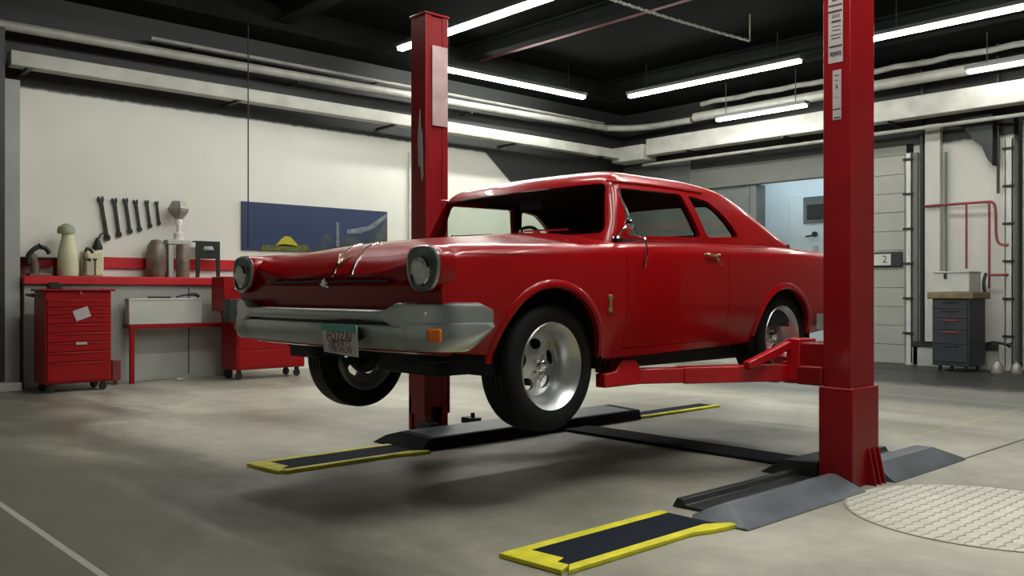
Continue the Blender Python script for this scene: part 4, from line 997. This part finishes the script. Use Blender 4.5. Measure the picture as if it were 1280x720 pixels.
# wheels
def wheel(x, v, w, side, D, steer=0):
    R = D/2; cy = YC-v; o = -side                  # outward direction in world Y: near side faces -Y
    out = -1 if side > 0 else 1
    Wd = .11
    prof = [(R*.66,-Wd*.86),(R*.72,-Wd),(R*.86,-Wd*1.04),(R*.955,-Wd*.92),(R*.99,-Wd*.75),(R,-Wd*.4),(R*1.002,0),(R,Wd*.4),(R*.99,Wd*.75),(R*.955,Wd*.92),(R*.86,Wd*1.04),(R*.72,Wd),(R*.66,Wd*.86),(R*.64,0)]
    c = (x, cy, w)
    bm = bm_new(); lathe(bm, prof, c, 'y', 64, closed=True)
    # tread grooves
    tr = obj('tyre', bm, 'rubber', car, origin=c, angle=50)
    bm = bm_new()
    for g_ in (-.055,-.02,.02,.055):
        lathe(bm, [(R*1.004,g_-.005),(R*1.006,g_),(R*1.004,g_+.005),(R*.99,g_)], c, 'y', 64, closed=True)
    obj('tread_groove', bm, 'black', tr)
    rr = R*.67
    y = lambda d: out*d
    bm = bm_new()
    prf = [(rr,.108),(rr+.006,.100),(rr-.008,.090),(rr-.020,.07),(rr-.038,.035),(rr-.045,.0),(rr-.050,-.03),(rr-.05,-.08),(rr-.02,-.10),(rr,-.105),(rr-.006,-.095),(rr-.03,-.08),(rr-.062,-.03),(rr-.058,.0),(rr-.050,.03),(rr-.032,.065),(rr-.018,.088)]
    lathe(bm, [(r_, y(h_)) for r_, h_ in prf], c, 'y', 56, closed=True); rim = obj('rim', bm, 'alloy', tr, origin=c, angle=40)
    # centre disc with five slots
    bm = bm_new(); rd = rr-.052
    lathe(bm, [(0,y(.010)),(.06,y(.008)),(.085,y(-.010)),(.13,y(-.018)),(rd,y(-.036)),(rd,y(-.054)),(.12,y(-.034)),(0,y(-.028))], c, 'y', 48)
    bmesh.ops.recalc_face_normals(bm, faces=bm.faces)
    cut = []
    for i in range(5):
        a = 2*PI*i/5+.35; cx_, cz_ = x+.118*math.cos(a), w+.118*math.sin(a)
        pl = [(cx_+.044*math.cos(q)*(-math.sin(a))+.030*math.sin(q)*math.cos(a), cz_+.044*math.cos(q)*math.cos(a)+.030*math.sin(q)*math.sin(a)) for q in [2*PI*k_/18 for k_ in range(18)]]
        cut.append(prism(bm_new(), pl, 'y', cy-.2, cy+.2))
    bm = bake_bool(bm, cut); obj('wheel_disc', bm, 'alloy', rim if False else tr, origin=c, angle=35)
    bm = bm_new(); lathe(bm, [(0,y(-.05)),(.115,y(-.055)),(.115,y(-.095)),(.05,y(-.10)),(0,y(-.10))], c, 'y', 32); obj('brake_drum', bm, 'under', tr, origin=c)
    bm = bm_new(); lathe(bm, [(0,y(.056)),(.018,y(.054)),(.030,y(.044)),(.034,y(.02)),(.034,y(-.0)),(0,y(-.0))], c, 'y', 24); obj('hub_cap', bm, 'bright', tr, origin=c)
    for i in range(5):
        a = 2*PI*i/5; bm = bm_new(); lathe(bm, [(0,y(.024)),(.008,y(.024)),(.010,y(.004)),(0,y(.004))], (x+.052*math.cos(a),cy,w+.052*math.sin(a)), 'y', 6); obj('lug_nut', bm, 'bright', tr)
    if steer:
        tr.rotation_euler = (0,0,steer)
    return tr
wheel(3.38, 1.00-.105, .75, 1, .70, math.radians(3))
wheel(3.38, -.895, .715, -1, .70, math.radians(3))
wheel(5.72, .89, .83, 1, .655)
wheel(5.72, -.89, .83, -1, .655)
# chassis
bm = bm_new(); box(bm, (2.95,YC-.62,.80), (6.55,YC+.62,.86)); 
fp = obj('floor_pan', bm, 'under', car, bevel=.01)
bm = bm_new()
for s_ in (-1, 1): obox(bm, (2.75,YC+s_*.45,.82), (6.6,YC+s_*.45,.82), .09, .12)
for x in (3.38, 4.6, 5.72): obox(bm, (x,YC-.60,.78), (x,YC+.60,.78), .12, .10)
for s_ in (-1, 1): box(bm, (3.95,YC+s_*.80-.05,.69), (5.36,YC+s_*.80+.05,.80))
box(bm, (3.15,YC-.30,.66), (3.75,YC+.30,.84)); obj('chassis_frame', bm, 'under', car, bevel=.01)
for side in (1, -1):
    bm = bm_new(); obox(bm, (3.25,YC-side*.35,.72), (3.37,YC-side*.78,.66), .05, .03); obox(bm, (3.52,YC-side*.35,.72), (3.40,YC-side*.78,.66), .05, .03); obox(bm, (3.38,YC-side*.4,.86), (3.38,YC-side*.78,.84), .12, .03)
    obj('control_arm', bm, 'under', car, bevel=.005)
    bm = bm_new(); pts = [(3.38+.045*math.cos(i*PI/5), YC-side*.60+.045*math.sin(i*PI/5), .68+i*.0035) for i in range(60)]; tube(bm, pts, .008, 6); obj('coil_spring', bm, 'darksteel', car)
    bm = bm_new(); tube(bm, [(3.38,YC-side*.72,.66),(3.38,YC-side*.72,.84)], .028, 10); tube(bm, [(3.38,YC-side*.70,.73),(3.38,YC-side*.86,.73)], .04, 12); obj('wheel_spindle', bm, 'darksteel', car)
bm = bm_new(); tube(bm, [(5.72,YC-.80,.83),(5.72,YC-.15,.83),(5.72,YC,.83),(5.72,YC+.15,.83),(5.72,YC+.80,.83)], [.04,.045,.12,.045,.04], 14); obj('rear_axle', bm, 'under', car)
bm = bm_new(); tube(bm, catmull([(3.6,YC-.2,.70),(4.6,YC-.25,.72),(5.5,YC-.3,.74),(6.9,YC-.5,.80)], 8), .028, 10); obj('exhaust_pipe', bm, 'darksteel', car)
# rear bumper
bm = bm_new(); rows = []
RB = [(0,7.05),(.5,7.04),(.85,7.0),(1.0,6.93),(1.06,6.80),(1.075,6.55),(1.075,6.15)]
half = catmull([(a,b,0) for a,b in RB], 8)
for p in [(-q.x,q.y) for q in half[::-1]][:-1]+[(q.x,q.y) for q in half]:
    k_ = 1+.02*0
    v_, x_ = p
    iv = -.03 if abs(v_) > .9 else 0
    sg = 1 if v_ > 0 else -1
    rows.append([T((x_-.04,v_+sg*iv,.99)), T((x_,v_,.985)), T((x_+.012,v_,.96)), T((x_+.004,v_+0,.91)), T((x_-.01,v_,.875)), T((x_-.04,v_+sg*iv,.875))])
V_ = grid(bm, rows, closed=True); bm.faces.new(V_[0]); bm.faces.new(V_[-1][::-1]); obj('rear_bumper', bm, 'chrome', car)
for side in (1, -1):
    bm = bm_new(); box(bm, (XR+.0,YC-side*.72-.14,1.08), (XR+.045,YC-side*.72+.14,1.20)); obj('tail_light', bm, 'dullred', car, bevel=.02, seg=3)
    # small chrome badge on rear quarter
    X = 6.30; v_ = side_v(X, 1.31)
    bm = bm_new(); prism(bm, [(X-.03,1.33),(X+.0,1.34),(X+.03,1.29),(X+.035,1.25),(X+.015,1.25),(X-.01,1.29)], 'y', *sorted((YC-side*(v_-.012), YC-side*(v_+.006)))); obj('quarter_badge', bm, 'greyorn', car, bevel=.003)
    X = 3.78; v_ = side_v(X, 1.10)
    bm = bm_new(); y0, y1 = sorted((YC-side*(v_-.01), YC-side*(v_+.008)))
    box(bm, (X-.018,y0,1.105), (X+.018,y1,1.135)); box(bm, (X-.010,y0,1.05), (X+.010,y1,1.11)); box(bm, (X-.016,y0,1.035), (X+.016,y1,1.06)); obj('fender_badge', bm, 'brass', car, bevel=.004)
    X = 4.77; v_ = side_v(X, 1.375)
    bm = bm_new(); y0 = YC-side*(v_+.022)
    tube(bm, catmull([(X-.07,YC-side*(v_-.005),1.385),(X-.06,y0,1.388),(X,y0,1.378),(X+.05,y0,1.386),(X+.07,YC-side*(v_-.005),1.386)], 5), .009, 8); lathe(bm, [(0,-.006),(.014,-.006),(.014,.006),(0,.006)], (X+.06,YC-side*(v_+.004),1.355), 'y', 12); obj('door_handle', bm, 'brass', car)
    bm = bm_new(); lathe(bm, [(0,-.004),(.010,-.004),(.010,.004),(0,.004)], (X+.10,YC-side*(v_+.002),1.33), 'y', 10); obj('door_lock', bm, 'brass', car)
# belt crease: raised slim moulding line along the shoulder
for side in (1, -1):
    for (xa, xb, w0, w1) in ((2.72,3.42,1.335,1.352), (4.02,4.62,1.448,1.462), (5.12,5.5,1.45,1.455)):
        bm = bm_new(); pts = []
        for i in range(13):
            X = xa+(xb-xa)*i/12; w = w0+(w1-w0)*i/12; v_ = S(X, 5.0); tt = 5.0
            pts.append(T((X, side*(side_v(X, w)+.0005), w)))
        n_ = len(pts); tube(bm, pts, [.0015+.0035*math.sin(PI*i/(n_-1)) for i in range(n_)], 8); obj('crease_moulding', bm, 'paint', car)

# ------------------------------------------------------------------ greenhouse
RG = [(1.44,3.90,6.42,.925),(1.48,3.925,6.27,.920),(1.55,3.965,6.07,.905),(1.64,4.00,5.88,.880),(1.73,4.035,5.70,.850),(1.80,4.065,5.55,.818),(1.85,4.10,5.42,.780),(1.885,4.15,5.26,.725),(1.915,4.24,5.10,.63),(1.94,4.42,4.94,.46),(1.957,4.58,4.80,.22)]
def ring_pts(xf, xr, hw, w, n=96, ex=7.0, bulge=.055):
    cx_ = (xf+xr)/2; a = (xr-xf)/2; out = []
    for i in range(n):
        t = 2*PI*i/n; c_, s_ = math.cos(t), math.sin(t)
        # finer spacing near corners
        e = 2/ex if True else 1
        X = cx_+a*math.copysign(abs(c_)**e, c_); v = hw*math.copysign(abs(s_)**e, s_)
        out.append((X, v, w))
    return out
def ring_even(xf, xr, hw, w, n=120, rf=.075, rr=.32, bulge=.06):
    """rounded rectangle, front corners rf, rear corners rr, front/back edge bulged"""
    rf = min(rf, hw*.8); rr = min(rr, hw*.8, (xr-xf)*.4)
    path = []
    def arc(cx_, cv, r, a0, a1, m_): 
        for i in range(m_+1):
            a = a0+(a1-a0)*i/m_; path.append((cx_+r*math.cos(a), cv+r*math.sin(a)))
    # start front centre, go to +v
    m_ = 10
    for i in range(m_): path.append((xf, -(hw-rf)+2*(hw-rf)*i/m_))
    arc(xf+rf, hw-rf, rf, PI, PI/2, 10)
    for i in range(1, 26): path.append((xf+rf+(xr-rr-xf-rf)*i/26, hw))
    arc(xr-rr, hw-rr, rr, PI/2, 0, 12)
    for i in range(1, 12): path.append((xr, (hw-rr)-2*(hw-rr)*i/12))
    arc(xr-rr, -(hw-rr), rr, 0, -PI/2, 12)
    for i in range(1, 26): path.append((xr-rr-(xr-rr-xf-rf)*i/26, -hw))
    arc(xf+rf, -(hw-rf), rf, -PI/2, -PI, 10)
    out = []
    for X, v in path[:-1]:
        f = 1-(v/hw)**2
        if X < (xf+xr)/2: X -= bulge*f*(1-(X-xf)/((xr-xf)/2))**2
        else: X += bulge*f*(1-(xr-X)/((xr-xf)/2))**2
        # slight curvature of sides: narrower towards the back
        v *= 1-.05*max(0, (X-4.9)/1.5)**2
        out.append((X, v, w))
    return out
def greenhouse(off=0, dz=0, levels=24):
    bm = bm_new(); rows = []
    ws = []
    for i in range(len(RG)-1):
        m_ = 4 if i < 6 else 3
        for j in range(m_): ws.append(i+j/m_)
    ws.append(len(RG)-1)
    idx = [(i, *r) for i, r in enumerate(RG)]
    for q in ws:
        w, xf, xr, hw = interp(idx, q)
        rows.append([T(p) for p in ring_even(xf+off, xr-off, hw-off, w-dz)])
    V_ = grid(bm, rows, closed=True)
    c = bm.verts.new(T((4.69,0,1.963-dz)))
    for i in range(len(V_[-1])): bm.faces.new((V_[-1][i], V_[-1][(i+1)%len(V_[-1])], c))
    bmesh.ops.recalc_face_normals(bm, faces=bm.faces)
    bm.normal_update()
    if sum(f.normal.z*(1 if f.calc_center_median().z > 1.8 else 0) for f in bm.faces) < 0: bmesh.ops.reverse_faces(bm, faces=bm.faces)
    return bm
def rounded(poly, r=.03, m_=4):
    out = []; n = len(poly)
    for i in range(n):
        p = Vector(poly[i]); a = (Vector(poly[i-1])-p); b = (Vector(poly[(i+1)%n])-p)
        ra = min(r, a.length*.45); rb = min(r, b.length*.45); A_ = p+a.normalized()*ra; B_ = p+b.normalized()*rb
        for k_ in range(m_+1):
            t = k_/m_; out.append(tuple((1-t)**2*A_+2*t*(1-t)*p+t*t*B_))
    return out
SIDE1 = rounded([(4.10,1.487),(4.855,1.507),(4.745,1.792),(4.135,1.785)], .03)
SIDE2 = rounded([(4.925,1.51),(5.30,1.53),(5.24,1.61),(5.15,1.69),(5.02,1.765),(4.82,1.79)], .03)
WIND = rounded([(YC-.875,1.497),(YC+.875,1.497),(YC+.775,1.812),(YC-.775,1.812)], .04)
REARW = rounded([(YC-.62,1.57),(YC+.62,1.57),(YC+.52,1.80),(YC-.52,1.80)], .07)
def cutters(only=None):
    d = {'s1': lambda: prism(bm_new(), SIDE1, 'y', YC-1.3, YC+1.3), 's2': lambda: prism(bm_new(), SIDE2, 'y', YC-1.3, YC+1.3),
         'w': lambda: prism(bm_new(), WIND, 'x', 3.6, 4.45), 'r': lambda: prism(bm_new(), REARW, 'x', 5.5, 6.7)}
    return [d[k_]() for k_ in (only or d)]
bm = bake_bool(greenhouse(), cutters(), solid=.035)
roof = obj('roof', bm, 'paint', car, angle=30)
# headliner under the roof and dark inner pillars
bm = bake_bool(greenhouse(.037, .037), cutters(), solid=.006); obj('headliner', bm, 'liner', car, angle=30)
def pane(name, key, m, ysel=None):
    bm = bake_bool(greenhouse(.014, .0), cutters([key]), op='INTERSECT', solid=.004)
    if ysel is not None:
        dv = [v for v in bm.verts if (v.co.y-YC)*ysel > 0]; bmesh.ops.delete(bm, geom=dv, context='VERTS')
    obj(name, bm, m, car, angle=30)
pane('windshield', 'w', 'glass'); pane('rear_window', 'r', 'glass')
for ys in (1, -1):
    pane('door_window', 's1', 'glassdark', ys); pane('quarter_window', 's2', 'glassdark', ys)
# drip rail and window frames
for side in (1, -1):
    def gv(w): return interp([(r[0],r[3]) for r in RG], w)[0]
    pts = []
    for i in range(31):
        X = 4.04+(5.0-4.04)*i/30; w = 1.820+.008*math.sin(PI*i/30)
        pts.append(T((X, side*(gv(w)*(1-.05*max(0,(X-4.9)/1.5)**2)+.006), w)))
    bm = bm_new(); tube(bm, pts, .008, 8); obj('drip_rail', bm, 'paint', car)
    # front vent window bar (slanting) and inner rods
    bm = bm_new(); tube(bm, [T((4.11,side*(gv(1.77)-.0),1.775)), T((4.16,side*(gv(1.5)+.022),1.485))], .007, 8); obj('vent_window_bar', bm, 'bright', car)
bm = bm_new(); tube(bm, [T((4.158,.948,1.487)), T((4.13,1.03,1.468)), T((4.10,1.072,1.40)), T((4.07,1.076,1.29))], .006, 8); obj('window_trim_rod', bm, 'bright', car)
# mirror
bm = bm_new(); tube(bm, catmull([T((3.95,.965,1.475)),T((3.955,.98,1.49)),T((3.97,.99,1.51)),T((4.0,1.0,1.53))], 5), .008, 8); mr = obj('side_mirror', bm, 'bright', car)
bm = bm_new(); lathe(bm, [(0,-.018),(.022,-.013),(.034,.0),(.035,.010),(0,.010)], T((4.01,1.0,1.54)), 'x', 20); obj('mirror_head', bm, 'bright', mr)
bm = bm_new(); lathe(bm, [(0,0),(.028,0),(.02,.012),(0,.014)], T((3.95,.965,1.462)), 'z', 16); obj('mirror_foot', bm, 'bright', mr)
# wipers and cowl trim
for v in (.25, -.45):
    bm = bm_new(); tube(bm, [T((3.87,v,1.535)), T((3.89,v+.38,1.53))], .006, 6); lathe(bm, [(0,0),(.018,0),(.014,.018),(0,.02)], T((3.865,v,1.525)), 'z', 10); obj('wiper', bm, 'bright', car)
# belt moulding filling between body and greenhouse
rows = []
for side in (1, -1):
    rows = []
    for i in range(60):
        X = 3.87+(6.35-3.87)*i/59; q = S(X, TH); vg = interp([(r[0],r[3]) for r in RG], 1.47)[0]*(1-.05*max(0,(X-4.9)/1.5)**2)
        rows.append([T((X,side*(q[0]+.01),q[1]-.004)), T((X,side*(q[0]-.01),q[1]+.001)), T((X,side*(min(vg,q[0])-.02),q[1]+.004))])
    bm = bm_new(); grid(bm, rows); obj('belt_ledge', bm, 'paint', car)
# interior
bm = bm_new(); prism(bm, [(3.98,1.30),(4.30,1.30),(4.34,1.40),(4.30,1.475),(3.98,1.485)], 'y', YC-.86, YC+.86); obj('dashboard', bm, 'seat', car, bevel=.02, seg=3)
bm = bm_new(); cst = Vector(T((4.48,-.40,1.46)))
pts = [(cst.x+.18*.35*math.sin(a), cst.y+.18*math.cos(a), cst.z+.18*.94*math.sin(a)) for a in [2*PI*i/32 for i in range(33)]]
tube(bm, pts, .013, 8, cap=False); tube(bm, [cst, (4.25,cst.y,1.38)], .02, 8)
for a in (0, PI*2/3, PI*4/3): tube(bm, [cst, (cst.x+.063*math.sin(a), cst.y+.18*math.cos(a), cst.z+.169*math.sin(a))], .009, 6)
obj('steering_wheel', bm, 'black', car)
def bench(x, zt, name):
    bm = bm_new(); box(bm, (x,YC-.80,.98), (x+.50,YC+.80,1.15)); st_ = obj(name, bm, 'seat', car, bevel=.05, seg=4)
    bm = bm_new(); prism(bm, [(x+.42,1.12),(x+.58,1.12),(x+.68,zt),(x+.56,zt)], 'y', YC-.80, YC+.80); obj('seat_backrest', bm, 'seat', st_, bevel=.05, seg=4)
bench(4.42, 1.54, 'front_bench_seat'); bench(5.22, 1.56, 'rear_bench_seat')
bm = bm_new(); box(bm, (4.0,YC-.95,.90), (6.2,YC+.95,.95)); obj('cabin_floor', bm, 'liner', car)
bm = bm_new(); box(bm, (3.96,YC-.95,.92), (3.99,YC+.95,1.47)); box(bm, (5.95,YC-.9,.92), (5.98,YC+.9,1.50)); obj('bulkhead', bm, 'liner', car)
for side in (1, -1):
    bm = bm_new(); y0, y1 = sorted((YC-side*.93, YC-side*.96)); box(bm, (4.0,y0,.93), (5.9,y1,1.465)); obj('door_card', bm, 'liner', car)
bm = bm_new(); prism(bm, [(5.72,1.49),(5.95,1.50),(5.95,1.515),(5.72,1.505)], 'y', YC-.82, YC+.82); obj('parcel_shelf', bm, 'liner', car)
bm = bm_new(); tube(bm, [T((4.14,.0,1.79)), T((4.18,.0,1.75))], .006, 6); obox(bm, T((4.19,-.11,1.735)), T((4.19,.11,1.735)), .015, .05); obj('rear_view_mirror', bm, 'black', car, bevel=.005)

# ------------------------------------------------------------------ corridor lamp
r = thing('strip_lamp', (14.95,8.3,3.35), 'strip lamp inside the bright corridor behind the car', 'lamp')
bm = bm_new(); obox(bm, (14.95,7.6,3.38), (14.95,9.6,3.38), .10, .05); obj('tube', bm, 'tubesoft', r, bevel=.02, seg=3)
bm = bm_new(); obox(bm, (14.95,7.58,3.43), (14.95,9.62,3.43), .14, .05); obj('housing', bm, 'housing', r, bevel=.006)
bm = bm_new(); tube(bm, [(14.95,8.3,3.44),(14.95,8.3,3.5)], .01, 6); obj('hanger_rod', bm, 'darksteel', r)

# ------------------------------------------------------------------ world & camera
wd = bpy.data.worlds.new('world'); scn.world = wd; wd.use_nodes = True
wd.node_tree.nodes['Background'].inputs[0].default_value = (.5,.55,.5,1); wd.node_tree.nodes['Background'].inputs[1].default_value = .02
cam = bpy.data.cameras.new('camera'); co = bpy.data.objects.new('camera', cam); COL.objects.link(co); scn.camera = co
cam.sensor_width = 36; cam.lens = 1111/1280*36; cam.shift_y = 5/1280; cam.clip_end = 100
co.location = (0,0,1.15); co.rotation_euler = (PI/2, 0, math.radians(47.4)-PI/2)
scn.view_settings.view_transform = 'Standard'; scn.view_settings.look = 'None'; scn.view_settings.gamma = 1; scn.view_settings.use_curve_mapping = False
scn.view_settings.exposure = 0.75
